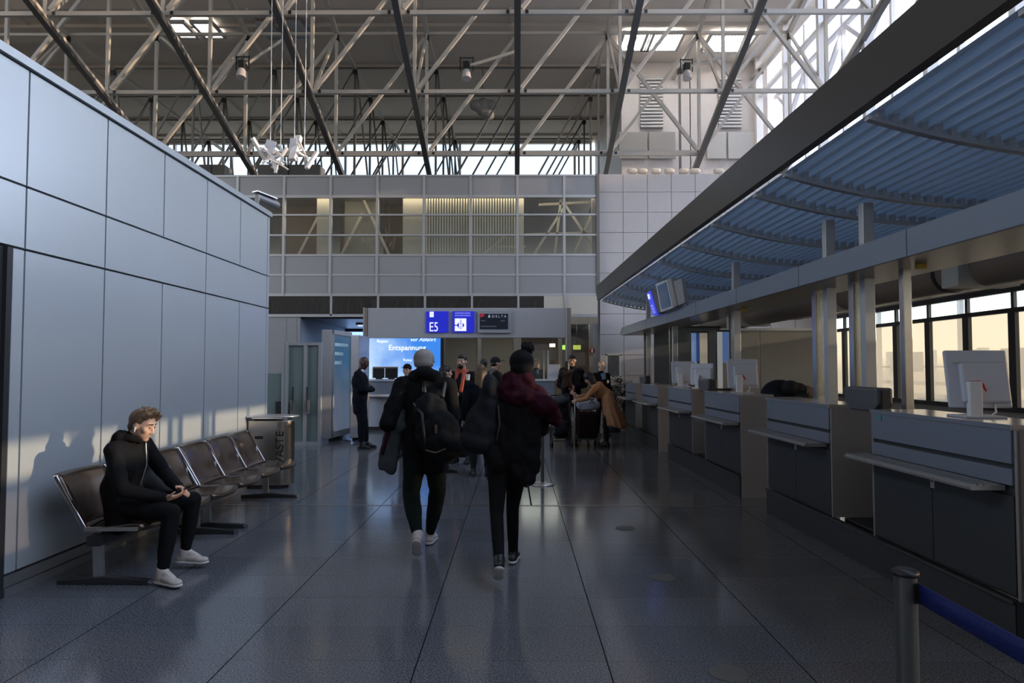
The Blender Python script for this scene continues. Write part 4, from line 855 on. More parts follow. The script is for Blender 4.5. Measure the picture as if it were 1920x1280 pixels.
t = Thing('canopy', 'large canopy of corrugated steel over the check-in counters', 'canopy', (XB, 9, 3.4), 'R')
t.part('edge_beam', MB().box((XB-.03, 1.0, 3.425), (XB+.05, 18.3, 3.82)), M['beam'])
b = MB(); vs = []; pitch = .103; x = XB+.10; am = .022
while x < 8.2:
    for dx_, dz_ in ((0, -am), (pitch*.35, -am), (pitch*.5, am), (pitch*.85, am)): vs.append((x+dx_, prof(x+dx_)+.05+dz_))
    x += pitch
fs = []; V = []
for y in (1.0, 18.2): V += [(x_, y, z_) for x_, z_ in vs]
n = len(vs); b.add(V, [(i, i+1, n+i+1, n+i) for i in range(n-1)]); o = t.part('corrugated_sheet', b, M['sheet'])
md = o.modifiers.new('thick', 'SOLIDIFY'); md.thickness = .004
for y in (3.3, 4.76, 6.2, 6.95, 8.38, 9.8, 11.35, 13.0, 14.7, 16.4, 17.9):
    b = MB(); N_ = 40
    for i in range(N_):
        xa_ = XB+.05+(8.2-XB-.05)*i/N_; xb_ = XB+.05+(8.2-XB-.05)*(i+1)/N_
        b.add([(xx, y+dy, prof(xx)+dz_) for dy in (-.03, .03) for xx, dz_ in ((xa_, -.055), (xb_, -.055), (xb_, -.025), (xa_, -.025))], [(0,1,2,3), (7,6,5,4), (0,4,5,1), (1,5,6,2), (2,6,7,3), (3,7,4,0)])
    x = XB+.12
    while x < 8.1: b.box((x, y-.028, prof(x)-.03), (x+.045, y+.028, prof(x)+.035)); x += pitch
    t.part('rib', b, M['mull'])
t.part('back_channel', MB().box((8.15, 1.0, 3.05), (8.35, 18.2, 3.3)), M['panel'])
# info signs standing on the service beam
t = Thing('counter_number_sign', 'small tilted blue lit number sign on the service beam, far end', 'sign', (XF-.1, 15.2, 2.66), 'R')
def pr(px, py, X):
    r = rot(CM @ Vector(((px-960)/1280, 1, (640-py)/1280)), -PH); k = X/r.x; return Vector((X, r.y*k, EYE+r.z*k))
Xs = 2.93
def quad(bb, pts, X, th):
    ps = [pr(px, py, X) for px, py in pts]; bb.add([p for p in ps]+[p+Vector((th, .0, 0)) for p in ps], [(0,1,2,3), (7,6,5,4), (0,4,5,1), (1,5,6,2), (2,6,7,3), (3,7,4,0)])
b = MB(); quad(b, [(1212, 549), (1219, 545), (1231, 587), (1223, 591)], Xs, .1); t.part('sign_face', b, mat('lit_blue_number', (.02, .03, .3), .3, emit=(.02, .035, .42), estr=1.2))
b = MB(); quad(b, [(1213.5, 552), (1216.5, 551), (1218, 560), (1216, 561)], Xs-.012, .01); t.part('arrow_mark', b, wht)
b = MB()
for k in range(3):
    y_ = 572+k*5.6; x_ = 1219.5+k*1.9; quad(b, [(x_, y_), (x_+4, y_-1.2), (x_+5.2, y_+3.2), (x_+1.2, y_+4.4)], Xs-.012, .01)
t.part('numerals', b, wdim)
b = MB(); quad(b, [(1219, 545), (1229, 541), (1240, 584), (1231, 588)], Xs+.02, .12); t.part('side_box', b, mat('sign_side', (.13, .12, .12), .5))
t = Thing('info_display', 'grey framed tilted display with a dark blue screen on the service beam', 'display', (XF-.1, 13, 2.66), 'R')
b = MB(); quad(b, [(1229, 532), (1250, 524), (1261, 577), (1239, 585)], Xs, .12); t.part('display_frame', b, M['plas'])
b = MB(); quad(b, [(1232, 536.5), (1248, 528.5), (1257.5, 574), (1240.5, 580)], Xs-.012, .01); t.part('display_screen', b, mat('navy_screen', (.01, .03, .07), .2, emit=(.008, .022, .05), estr=1))
b = MB(); quad(b, [(1250, 524), (1258, 521), (1269, 573), (1261, 577)], Xs+.02, .1); t.part('display_side', b, mat('warm_side', (.30, .29, .27), .5))
b = MB(); quad(b, [(1260, 528), (1278, 522), (1284, 567), (1270, 573)], Xs+.05, .06); t.part('display_casing', b, M['panel'])
# ================================================================== ducts and partitions behind the counters
XD, ZD = 5.6, 3.05
for i, (ya, yc) in enumerate(((3.0, 7.8), (8.1, 11.0), (11.4, 15.2), (15.6, 18.6))):
    t = Thing('air_duct', 'round brown air duct under the canopy, ' + ('nearest length at the right edge', 'second length', 'third length', 'farthest length')[i], 'duct', (XD, ya, ZD-.3), 'R', group='round ducts under the canopy')
    t.part('pipe', MB().tube((XD, ya, ZD-.26), (XD, yc, ZD-.26), .245, n=28), M['duct'])
    t.part('collar', MB().tube((XD, ya+.30, ZD-.26), (XD, ya+.36, ZD-.26), .256, n=28), M['black'])
    t.part('flange_plate', MB().box((XD-.36, yc-.02, ZD-.50), (XD+.36, yc+.28, ZD)), M['ductp'])
    for y in (ya+.8, yc-.7): t.part('hanger', MB().box((XD-.02, y, ZD-.04), (XD+.02, y+.04, 3.066)), M['mull'])
t = Thing('cable_tray', 'slim metal tray running above the translucent windows', 'tray', (7.6, 10, 2.9), 'R'); t.part('tray', MB().box((7.5, 2, 2.88), (7.8, 18, 2.93)), M['duct']); t.part('hanger', MB().box((7.62, 6, 2.93), (7.66, 6.05, 3.14)), M['mull']); t.part('hanger', MB().box((7.62, 14, 2.93), (7.66, 14.05, 3.14)), M['mull'])
t = Thing('partition', 'grey-brown metal partition behind the third counter', 'partition', (4.6, 12.3, 0), 'R')
b = MB(); b.box((3.98, 12.3, .06), (4.62, 12.34, 2.28)); b.box((4.64, 12.3, .06), (5.75, 12.34, 2.28)); t.part('panel', b, mat('partition_greige', (.30, .285, .255), .35, .3)); t.part('top_rail', MB().box((3.95, 12.28, 2.28), (5.75, 12.36, 2.32)), M['mull']); t.part('post', MB().box((3.92, 12.27, 0), (3.98, 12.37, 2.32)), M['mull']); t.part('foot_rail', MB().box((3.98, 12.28, 0), (5.75, 12.36, .06)), M['darkm'])
t = Thing('partition', 'darker partition far behind the fourth counter', 'partition', (4.6, 17.0, 0), 'R')
t.part('panel', MB().box((3.75, 17.0, .05), (5.4, 17.04, 2.6)), mat('partition_dark', (.13, .145, .155), .35, .3)); t.part('top_rail', MB().box((3.7, 16.98, 2.6), (5.4, 17.06, 2.65)), M['darkm']); t.part('post', MB().box((5.36, 16.97, 0), (5.42, 17.07, 2.65)), M['darkm'])
for i, (p0, p1, y0_, y1_, cols) in enumerate(((1297, 1326, 624, 722, 1), (1346, 1367, 622, 728, 2))):
    Yw = 12.9 if i == 0 else 10.1
    a = at(p0, y1_, Yw); c = at(p1, y0_, Yw); t = Thing('reflection_panel', ('tall added panel with blue and cream reflections painted on, behind the fourth counter', 'tall added panel with white and blue reflections painted on, beside the third counter')[i], 'panel', ((a.x+c.x)/2, Yw, 0))
    w_ = c.x-a.x; t.part('backing', MB().box((a.x-.02, Yw+.01, 0), (c.x+.02, Yw+.05, c.z+.03)), M['darkm'])
    if i == 0: seg = ((0, .35, .35, 1, (.30, .45, .75)), (.30, .48, .45, 1, (.03, .10, .38)), (.52, 1, .35, 1, (.62, .55, .42)), (.0, .35, 0, .35, (.36, .30, .22)), (.52, 1, 0, .35, (.22, .25, .32)))
    else: seg = ((0, .42, 0, 1, (.60, .62, .60)), (.42, 1, .45, 1, (.14, .26, .58)), (.42, 1, 0, .45, (.14, .12, .10)))
    for j, (u0, u1, v0, v1, cc) in enumerate(seg): t.part('reflection_strip', MB().box((a.x+u0*w_, Yw-.003*(j+1), a.z+v0*(c.z-a.z)), (a.x+u1*w_, Yw+.01, a.z+v1*(c.z-a.z))), mat('reflection_tone_%d%d' % (i, j), cc, .25, emit=cc, estr=.22))  # strips paint post-glass reflections as colour with a faint glow
# ================================================================== belt stanchions
def stanchion(p, lb, r=.034, belt=None, h=.95, grp=None):
    t = Thing('belt_stanchion', lb, 'stanchion', p, group=grp)
    x, y = p[0], p[1]
    t.part('base', MB().lathe((x, y, 0), [(0, 0), (.17, 0), (.17, .01), (.15, .022), (.05, .035), (0, .035)], 32), M['alu'])
    t.part('pole', MB().tube((x, y, .03), (x, y, h-.02), r, n=24), mat('stanchion_grey', (.12, .125, .12), .35, .5))
    t.part('head', MB().lathe((x, y, h-.02), [(0, 0), (r*1.18, 0), (r*1.22, .012), (r*.9, .02), (0, .022)], 24), M['black'])
    t.part('belt_slot', MB().box((x+r*.25, y-r*1.15, h-.10), (x+r*.85, y-r*.2, h-.035)), M['black'])
    return t
P1 = (1.262, 2.25, 0); stanchion(P1, 'nearest belt stanchion, grey with a black cap, at the lower right')
def belt(name, a, c, lb, sag=.02, h=.062):
    a, c = Vector(a), Vector(c); d = (c-a); b = MB()
    def f(u, v): p = a + d*u; return Vector((p.x, p.y, p.z - sag*4*u*(1-u) + (v-.5)*h))
    b.grid(f, 16, 1); o = b.obj(name, mat('blue_webbing', (.004, .016, .15), .6, bump=.2, scale=60), a); o.location = a; md = o.modifiers.new('thick', 'SOLIDIFY'); md.thickness = .003; return tag(o, lb, 'belt')
belt('barrier_belt', (1.285, 2.21, .883), (1.30, .55, .883), 'dark blue webbing belt drawn from the nearest stanchion', .004)
P2 = fl(1017, 908); stanchion((P2.x, P2.y, 0), 'far slim belt stanchion standing right of the woman in the maroon scarf', .025)
stanchion((1.30, .5, 0), 'belt stanchion at the camera end of the blue belt')
# round pale floor stickers
for i, (px, py) in enumerate(((1365, 1262), (1243, 1083), (1172, 990))):
    p = fl(px, py); one('floor_sticker', MB().tube((p.x, p.y, .0005), (p.x, p.y, .003), .098, n=36), mat('sticker_grey', (.115, .12, .115), .5), ('nearest round pale sticker on the floor, at the lower edge of the view', 'middle round pale sticker on the floor', 'farthest round pale sticker on the floor')[i], 'sticker', (p.x, p.y, 0), group='round floor stickers')
# ================================================================== people
skin = mat('skin', (.50, .29, .20), .5, noise=.05); skin_dark = mat('dark_brown_skin', (.075, .038, .024), .45, noise=.08); skin_fair = mat('fair_skin', (.60, .38, .28), .5, noise=.05)  # the three skin tones are different people's own complexions
def cloth(n, c, bump=.35): return mat('cloth_'+n, c, .85, noise=.15, scale=14, bump=bump, spec=.15)
CB = cloth('black', (.009, .009, .010)); CK = cloth('charcoal', (.018, .019, .022)); CN_ = cloth('navy', (.007, .008, .014)); CG = cloth('dark_green', (.010, .017, .015)); CGR = cloth('grey', (.055, .065, .07)); CMA = cloth('maroon', (.028, .003, .009)); CTAN = cloth('tan', (.42, .215, .11)); CCOR = cloth('coral', (.55, .13, .09)); CBR = cloth('brown', (.045, .028, .022)); CW = cloth('off_white', (.34, .315, .30)); CJ = cloth('jeans', (.014, .026, .045))
hair_d = mat('dark_hair', (.012, .009, .008), .5, noise=.4, scale=40, bump=.6); hair_b = mat('light_brown_hair', (.27, .165, .085), .5, noise=.4, scale=45, bump=.7); hair_bl = mat('blonde_hair', (.36, .20, .075), .5, noise=.4, scale=40, bump=.6); hair_r = mat('red_brown_hair', (.15, .045, .02), .5, noise=.4, scale=40, bump=.6)
shoe_w = mat('white_shoe', (.60, .53, .48), .5); sole_w = mat('white_sole', (.66, .62, .58), .6); shoe_k = mat('black_shoe', (.012, .012, .013), .4)
def V3(*a): return Vector(a)
def headM(fwd, tilt=0., roll=0.):
    """columns: right, forward, up"""
    f = Vector(fwd).normalized(); r = f.cross(Vector((0, 0, 1))).normalized(); u = r.cross(f)
    R = Matrix((r, f, u)).transposed(); return R @ Matrix.Rotation(roll, 3, 'Y')
def head(b, c, R, s=1., neck=None):
    P = lambda x, y, z: c + R @ (Vector((x, y, z))*s)
    b.ell(P(0, -.008, .025), (.074*s, .094*s, .092*s), R); b.ell(P(0, .02, -.04), (.060*s, .070*s, .066*s), R)
    b.ell(P(0, .055, -.088), (.030*s, .028*s, .024*s), R); b.caps(P(.0, .082, .022), P(0, .104, -.022), .008*s, .011*s, 10, 3)
    b.ell(P(.013, .092, -.027), (.010*s,)*3, R); b.ell(P(-.013, .092, -.027), (.010*s,)*3, R)
    b.ell(P(0, .078, -.054), (.024*s, .012*s, .0055*s), R); b.ell(P(0, .077, -.063), (.020*s, .011*s, .006*s), R)
    b.caps(P(-.045, .066, .036), P(-.014, .080, .038), .010*s, .010*s, 8, 2); b.caps(P(.045, .066, .036), P(.014, .080, .038), .010*s, .010*s, 8, 2)
    for sx in (-1, 1):
        b.ell(P(sx*.076, -.006, -.002), (.010*s, .020*s, .032*s), R); b.ell(P(sx*.045, .055, -.012), (.022*s, .026*s, .026*s), R)
        b.ell(P(sx*.030, .072, .012), (.016*s, .012*s, .012*s), R)
    if neck is not None: b.caps(neck, P(0, -.022, -.05), .062*s, .054*s)
def hand(b, w, d, n, curl=.5, s=1., thumb=1, spread=.0):
    """w wrist, d direction of the fingers, n back of the hand; four unequal fingers and a thumb"""
    d = Vector(d).normalized(); n = Vector(n); n = (n - d*n.dot(d)).normalized(); t = d.cross(n)*thumb
    pc = w + d*.045*s; R = Matrix((t, d, n)).transposed(); b.ell(pc, (.042*s, .052*s, .017*s), R); b.caps(w, w+d*.03*s, .026*s, .026*s, 10, 3)
    for i, L in enumerate((.070, .078, .072, .056)):
        o = (1.5-i)*.0195*s; p0 = w + d*.085*s + t*o; a = curl*.6
        v1 = (d*math.cos(a) - n*math.sin(a)); p1 = p0 + v1*L*.5*s; a2 = curl*1.6; v2 = d*math.cos(a2) - n*math.sin(a2); p2 = p1 + v2*L*.30*s; a3 = curl*2.3; p3 = p2 + (d*math.cos(a3)-n*math.sin(a3))*L*.22*s
        b.caps(p0-d*.015*s, p1, .0095*s, .0088*s, 8, 3); b.caps(p1, p2, .0088*s, .0078*s, 8, 3); b.caps(p2, p3, .0078*s, .0065*s, 8, 3)
    q0 = w + d*.025*s + t*.030*s; q1 = q0 + (d*.6 + t*.8 - n*.25*curl).normalized()*.040*s; q2_ = q1 + (d*.85 + t*.3 - n*.7*curl).normalized()*.034*s
    b.caps(q0, q1, .013*s, .010*s, 8, 3); b.caps(q1, q2_, .010*s, .008*s, 8, 3)
def shoe(t, name, ank, d, up, m, msole, s=1., parent=None):
    d = Vector(d).normalized(); up = Vector(up); up = (up-d*up.dot(d)).normalized(); r = d.cross(up); R = Matrix((r, d, up)).transposed(); P = lambda x, y, z: ank + R @ (Vector((x, y, z))*s)
    b = MB(); b.caps(P(0, 0, .02), P(0, -.005, -.03), .046*s, .044*s); b.ell(P(0, -.022, -.042), (.040*s, .052*s, .036*s), R); b.ell(P(0, .065, -.040), (.043*s, .075*s, .034*s), R); b.ell(P(0, .135, -.052), (.044*s, .058*s, .024*s), R); b.caps(P(0, .02, .005), P(0, .09, -.025), .032*s, .026*s)
    o = t.blob(name, b, m, .007, 3, parent)
    b = MB(); b.ell(P(0, -.018, -.070), (.042*s, .062*s, .020*s), R); b.ell(P(0, .06, -.072), (.042*s, .085*s, .016*s), R); b.ell(P(0, .13, -.072), (.047*s, .070*s, .016*s), R)
    t.blob('sole', b, msole, .007, 2, o)
    b = MB()
    for k in range(5): b.caps(P(-.020, .035+k*.020, .020-k*.0095), P(.020, .035+k*.020, .020-k*.0095), .0035*s, .0035*s, 6, 2)
    t.part('laces', b, msole, o)
def skirt(t, c0, c1, r0, r1, m, parent, n=9, name='coat_skirt'):
    b = MB()
    def f(u, v):
        a = v*2*math.pi; c = c0.lerp(c1, u); r = (r0+(r1-r0)*u**.9)*(1+.07*u*math.sin(a*n)+.03*u*math.sin(a*4+1)); return Vector((c.x+math.cos(a)*r, c.y+math.sin(a)*r*.8, c.z+.02*u*math.sin(a*3)))
    b.grid(f, 16, 72); o = t.part(name, b, m, parent); md = o.modifiers.new('thick', 'SOLIDIFY'); md.thickness = .012; md.offset = -1; return o
def base(**k):
    J = dict(hl=V3(-.09, 0, .92), hr=V3(.09, 0, .92), kl=V3(-.10, .02, .50), kr=V3(.10, .02, .50), al=V3(-.11, 0, .09), ar=V3(.11, 0, .09), dl=V3(-.15, 1, 0), dr=V3(.15, 1, 0), ul=V3(0, 0, 1), ur=V3(0, 0, 1),
             pel=V3(0, 0, .97), ab=V3(0, .01, 1.10), ch=V3(0, .0, 1.29), sl=V3(-.19, 0, 1.43), sr=V3(.19, 0, 1.43), nk=V3(0, -.01, 1.47), hd=V3(0, .02, 1.655), hf=V3(0, 1, 0),
             el=V3(-.25, -.02, 1.14), er=V3(.25, -.02, 1.14), wl=V3(-.25, .08, .90), wr=V3(.25, .08, .90), fl=None, fr=None, nl=V3(-1, 0, 0), nr=V3(1, 0, 0), cl=.6, cr=.6)
    J.update(k); return J
def figure(label, loc, rz, h, J, skinm, top, bottom, shoes, solem, hair=None, hairm=None, hem=.88, bulk=1., vox=.012, sleeve=1., flare=0., extra=None, skinny=False, eyes=True, topname='jacket', grp=None, legw=1.):
    s = h/1.78; t = Thing('person', label, 'person', loc, rz=rz, local=True, group=grp)
    J = {k: (v*s if isinstance(v, Vector) and k not in ('dl', 'dr', 'ul', 'ur', 'hf', 'fl', 'fr', 'nl', 'nr') else v) for k, v in J.items()}
    R = headM(J['hf']); b = MB()
    b.ell(J['pel'], (.11*s, .08*s, .09*s)); b.caps(J['pel'], J['ab'], .09*s, .09*s, flat=((0, 1, 0), .8)); b.caps(J['ab'], J['ch'], .09*s, .11*s, flat=((0, 1, 0), .8)); b.caps(J['sl'], J['sr'], .04*s, .04*s); b.caps(J['ch'], J['nk'], .11*s, .06*s)
    head(b, J['hd'], R, s, J['nk'])
    for a in 'lr':
        b.caps(J['s'+a], J['e'+a], .038*s, .032*s); b.caps(J['e'+a], J['w'+a], .032*s, .025*s)
        b.caps(J['h'+a].lerp(J['k'+a], .15), J['k'+a], .055*s, .038*s); b.caps(J['k'+a], J['a'+a], .038*s, .032*s)
        d = J['f'+a] or (J['w'+a]-J['e'+a]).normalized(); hand(b, J['w'+a], d, J['n'+a], J['c'+a], s, 1 if a == 'l' else -1)
    body = t.blob('body', b, skinm, min(vox, .0085), 1)
    if eyes:
        b = MB()
        for sx in (-1, 1): b.ell(J['hd'] + R @ (Vector((sx*.030, .0795, .013))*s), (.010*s, .006*s, .005*s), R, 10, 6)
        t.part('eyes', b, mat('eye_dark', (.02, .015, .012), .2), body)
        b = MB()
        for sx in (-1, 1): b.caps(J['hd'] + R @ (Vector((sx*.044, .073, .038))*s), J['hd'] + R @ (Vector((sx*.016, .087, .041))*s), .0035*s, .005*s, 8, 2)
        t.part('eyebrows', b, hairm or hair_d, body)
    # upper garment
    b = MB(); k = bulk; w = .058*k*s
    b.caps(J['sl'], J['sr'], .072*k*s, .072*k*s, flat=((0, 1, 0), 1.0)); b.caps(J['ch'], J['nk'], .135*k*s, .075*s); b.ell(J['ch'], (.185*k*s, .128*k*s, .19*s)); b.caps(J['ch'], J['ab'], .155*k*s, .140*k*s, flat=((0, 1, 0), .85)); b.ell(J['ab'], (.165*k*s, .125*k*s, .16*s))
    low = J['pel'] + (J['hl']+J['hr']-J['pel']*2)*.3; dz = (hem*s-.06-low.z)
    for sx in (-1, 1):
        e_ = Vector((low.x + sx*(.075+flare), low.y, low.z+min(0, dz))); b.caps(J['ab']+Vector((sx*.06*s, 0, 0)), Vector((low.x+sx*.075*s, low.y, low.z)), .11*k*s, .115*k*s); b.caps(Vector((low.x+sx*.07*s, low.y, low.z)), e_, .115*k*s, (.10+flare*.5)*k*s)
        if flare: b.caps(Vector((low.x, low.y, low.z)), e_+Vector((0, -flare*1.2, 0)), .12*s, (.10+flare*.5)*s)
    for a in 'lr':
        b.caps(J['s'+a], J['e'+a], .068*k*s, .056*k*s); wr = J['e'+a].lerp(J['w'+a], .95*sleeve); b.caps(J['e'+a], wr, .056*k*s, .042*k*s)
    b.caps(J['nk'], J['nk']+(J['hd']-J['nk'])*.22, .078*s, .068*s)
    jk = t.blob(topname, b, top, vox, 4); folds(jk)
    b = MB(); q_ = J['ab'] + (J['hl']-J['pel'])*.0 + R @ Vector((0, 0, 0))
    # trousers
    b = MB(); b.ell(J['pel'], (.155*s, .115*s, .12*s)); m = (.86 if skinny else 1.)*legw
    for a in 'lr': b.caps(J['pel'].lerp(J['h'+a], .8), J['k'+a], .098*s*legw, .064*m*s); b.caps(J['k'+a], J['k'+a].lerp(J['a'+a], .45), .064*m*s, .060*m*s); b.caps(J['k'+a].lerp(J['a'+a], .45), J['k'+a].lerp(J['a'+a], .93), .060*m*s, .043*s)
    lo = t.blob('leggings' if skinny else 'trousers', b, bottom, vox, 4)
    if not skinny: folds(lo, .012, .07)
    for a in 'lr': shoe(t, 'shoe', J['a'+a], J['d'+a], J['u'+a], shoes, solem, s)
    H = J['hd']; P = lambda x, y, z: H + R @ (Vector((x, y, z))*s)
    if hair == 'short':
        b = MB(); b.ell(P(0, -.020, .040), (.081*s, .096*s, .088*s), R); b.ell(P(0, -.055, -.005), (.064*s, .050*s, .06*s), R); b.ell(P(0, .035, .082), (.060*s, .052*s, .040*s), R); t.blob('hair', b, hairm, .009, 2, body)
    elif hair == 'long':
        b = MB(); b.ell(P(0, -.022, .042), (.086*s, .102*s, .090*s), R); b.ell(P(0, .03, .085), (.062*s, .055*s, .038*s), R); b.caps(P(-.055, -.05, .0), P(-.065, -.075, -.20), .045*s, .035*s); b.caps(P(.055, -.05, .0), P(.065, -.075, -.20), .045*s, .035*s); b.caps(P(0, -.07, .0), P(0, -.10, -.24), .06*s, .045*s); t.blob('hair', b, hairm, .010, 2, body)
    elif hair == 'cap':
        b = MB(); b.ell(P(0, -.012, .045), (.085*s, .102*s, .085*s), R); t.blob('cap', b, hairm, .009, 3, body); t.part('peak', MB().cbox(P(0, .12, .055), (.13*s, .09*s, .008), R), hairm, body, bevel=.003)
        b = MB(); b.ell(P(0, -.045, -.01), (.074*s, .062*s, .06*s), R); t.blob('hair', b, hair_d, .010, 2, body)
    if extra: extra(t, J, R, s, body, jk, P)
    return t
# ---------------------------------------------------------------- seated man (local frame: +Y is the way he faces, turned to face the hall)
o_ = V3(-3.0, 5.28, 0)
def L(x, y, z): # hall offset -> local frame turned by -90 deg: local +Y = hall +X, local +X = hall -Y
    return V3(-(y-5.28), x+3.0, z)
def ex_sit(t, J, R, s, body, jk, P):
    b = MB(); b.ell(P(0, -.024, .036), (.0835*s, .092*s, .090*s), R); b.ell(P(0, -.060, -.022), (.064*s, .042*s, .055*s), R); t.blob('cropped_hair', b, mat('dark_blond_crop', (.13, .078, .04), .6, noise=.4, scale=60, bump=.6), .008, 2, body)
    b = MB(); rr = random.Random(4)
    for i in range(110):
        x = rr.uniform(-.062, .062); y = rr.uniform(-.075, .062); z = .098*math.sqrt(max(0, 1-(x/.085)**2-((y+.005)/.11)**2))+.026
        b.caps(P(x, y, z-.012), P(x*1.05+rr.uniform(-.006, .006), y+.022+rr.uniform(-.006, .012), z+.022+rr.uniform(-.006, .012)+max(0, y)*.12), .012, .005, 7, 2)
    t.blob('swept_hair', b, hair_b, .0055, 0, body)
    b = MB(); b.caps(J['nk']+V3(-.02, -.075, -.02), J['nk']+V3(.06, -.075, .0), .062, .055); b.caps(J['nk']+V3(-.06, -.06, .01), J['nk']+V3(.07, -.06, .03), .055, .055); b.caps(J['nk']+V3(-.075, .0, .02), J['nk']+V3(-.04, .075, .0), .035, .028); b.caps(J['nk']+V3(.075, .0, .03), J['nk']+V3(.04, .075, .0), .035, .028); b.ell(J['nk']+V3(0, -.10, -.04), (.12, .06, .07)); folds(t.blob('hood', b, CB, .010, 4, jk), .02, .06)
    b = MB(); c = P(.084, .002, -.012); b.caps(c, c+R @ V3(.004, .008, -.028), .0075, .0035, 8, 3); b.ell(c, (.008, .009, .009)); t.part('earbud', b, M['white'], body)
    b = MB(); b.path([J['nk']+V3(0, .10, -.02), J['ch']+V3(0, .145, -.02), J['ab']+V3(0, .15, -.0)], .004, 6); t.part('zip', b, M['alu'], jk)
    c = J['wl']+V3(.03, .10, .035)
    b = MB(); b.tube(J['wl'].lerp(J['el'], .02), J['wl'].lerp(J['el'], .07), .034, n=16); t.part('wristwatch', b, M['steel'], body)
figure('young man in black hoodie and trousers, sitting on the near bench looking at his phone', (-3.0, 5.28, 0), -math.pi/2, 1.78,
    base(pel=L(-3.03, 5.27, .57), hl=L(-2.99, 5.37, .555), hr=L(-2.99, 5.17, .555), ab=L(-3.04, 5.27, .70), ch=L(-2.99, 5.27, .88), sl=L(-2.97, 5.45, 1.00), sr=L(-3.0, 5.09, .985), nk=L(-2.955, 5.27, 1.045),
         kl=L(-2.60, 5.52, .545), kr=L(-2.56, 5.10, .53), al=L(-2.66, 5.53, .12), ar=L(-2.61, 5.08, .095), dl=V3(.05, 1, 0), dr=V3(.45, 1, 0), hd=L(-2.875, 5.255, 1.16), hf=V3(.10, 1, -.38),
         el=L(-2.86, 5.58, .74), er=L(-2.88, 5.00, .715), wl=L(-2.64, 5.36, .665), wr=L(-2.64, 5.15, .625), fl=V3(.45, .75, -.10), fr=V3(-.40, .9, .08), nl=V3(-.6, 0, .8), nr=V3(.3, .2, -1), cl=.55, cr=.75),
    skin_fair, CB, CB, shoe_w, sole_w, hem=.50, vox=.010, extra=ex_sit, topname='hoodie')
t = Thing('phone', 'black phone held by the seated man', 'phone', (-2.53, 5.24, .66)); t.part('case', MB().cbox((-2.535, 5.235, .675), (.145, .072, .009), Matrix.Rotation(-.45, 3, 'Y')), M['black'], bevel=.003); t.part('screen', MB().cbox((-2.537, 5.235, .681), (.135, .064, .001), Matrix.Rotation(-.45, 3, 'Y')), mat('phone_glass', (.02, .02, .03), .1))
# ---------------------------------------------------------------- walking man seen from behind
pm = V3(-.80, 6.0, 0)
def W_(px, py, Y): return at(px, py, Y)-pm
toeL = fl(778, 1050); fR = fl(808, 1020)
def ex_wm(t, J, R, s, body, jk, P):
    b = MB(); b.ell(P(0, -.008, .040), (.093*s, .108*s, .088*s), R); b.ell(P(0, -.05, .0), (.083, .066, .06), R); t.blob('pale_cap', b, CW, .010, 4, body)
    t.part('peak', MB().cbox(P(0, .12, .03), (.14, .09, .01), R), CW, body, bevel=.003)
    b = MB(); b.caps(J['nk']+V3(-.085, -.02, .04), J['nk']+V3(.085, -.02, .04), .062, .062); b.ell(J['nk']+V3(0, -.045, .07), (.095, .065, .065)); b.caps(J['nk']+V3(-.06, .05, .03), J['nk']+V3(.06, .05, .03), .05, .05); t.blob('raised_collar', b, CB, .012, 4, jk)
    b = MB(); b.caps(J['sl'], J['el'], .088, .075); b.caps(J['el'], J['wl'], .072, .055); b.ell(J['el']+V3(-.01, 0, -.03), (.075, .075, .09)); folds(t.blob('loose_sleeve', b, CB, .014, 4, jk), .03, .08)
figure('man in black jacket and pale cap walking away, with a black backpack', pm, .0, 1.80,
    base(hl=V3(-.09, 0, .93), hr=V3(.09, 0, .93), kl=V3(-.115, -.02, .50), kr=V3(.105, .07, .51), al=W_(783, 1006, 5.72), ar=W_(806, 1001, 6.28), dl=V3(-.1, .72, -.62), dr=V3(.1, 1, 0), ul=V3(0, .62, .72), pel=V3(0, 0, .97), ch=V3(.01, .01, 1.30), sl=V3(-.19, .0, 1.43), sr=V3(.20, 0, 1.43),
         hd=W_(795, 681, 6.03)/(1.80/1.78), hf=V3(.06, 1, -.1), el=V3(-.30, -.06, 1.15), wl=V3(-.22, .10, .98), er=V3(.25, -.02, 1.17), wr=V3(.20, .22, 1.10), fl=V3(.2, .7, -.6)),
    skin, CB, CG, shoe_w, sole_w, hem=.82, bulk=1.10, vox=.012, extra=ex_wm, eyes=False, legw=1.18)
t = Thing('backpack', 'black backpack on the back of the walking man, slipped to the right', 'bag', pm+V3(.10, -.22, 1.1))
b = MB()
for c, r in (((.07, -.22, 1.22), (.15, .10, .17)), ((.14, -.23, 1.06), (.19, .13, .20)), ((.20, -.24, .96), (.16, .12, .15)), ((.17, -.33, .98), (.12, .06, .11))): b.ell(pm+V3(*c), r)
folds(t.blob('bag_body', b, cloth('nylon_black', (.011, .012, .014), .5), .014, 4), .03, .09)
b = MB(); b.path([pm+V3(-.06, -.24, 1.30), pm+V3(.02, -.33, 1.22), pm+V3(.04, -.37, 1.08)], .012); b.path([pm+V3(.04, -.37, 1.08), pm+V3(.05, -.36, .95)], .012); t.part('strap', b, M['black']); t.part('shoulder_strap', MB().path([pm+V3(.02, -.20, 1.40), pm+V3(.0, -.08, 1.47)], .02), M['black']); t.part('shoulder_strap', MB().path([pm+V3(.17, -.18, 1.36), pm+V3(.18, -.06, 1.47)], .022), M['black'])
b = MB(); b.path([pm+V3(.06, -.385, .93), pm+V3(.14, -.40, .91), pm+V3(.22, -.385, .94)], .006); t.part('zip', b, mat('zip_bronze', (.14, .09, .06), .4)); t.part('buckle', MB().cbox(pm+V3(.14, -.37, 1.10), (.02, .012, .07)), mat('zip_bronze', (.14, .09, .06)))
t.part('side_pocket', MB().ell(pm+V3(.27, -.28, .98), (.07, .07, .11)), CK)
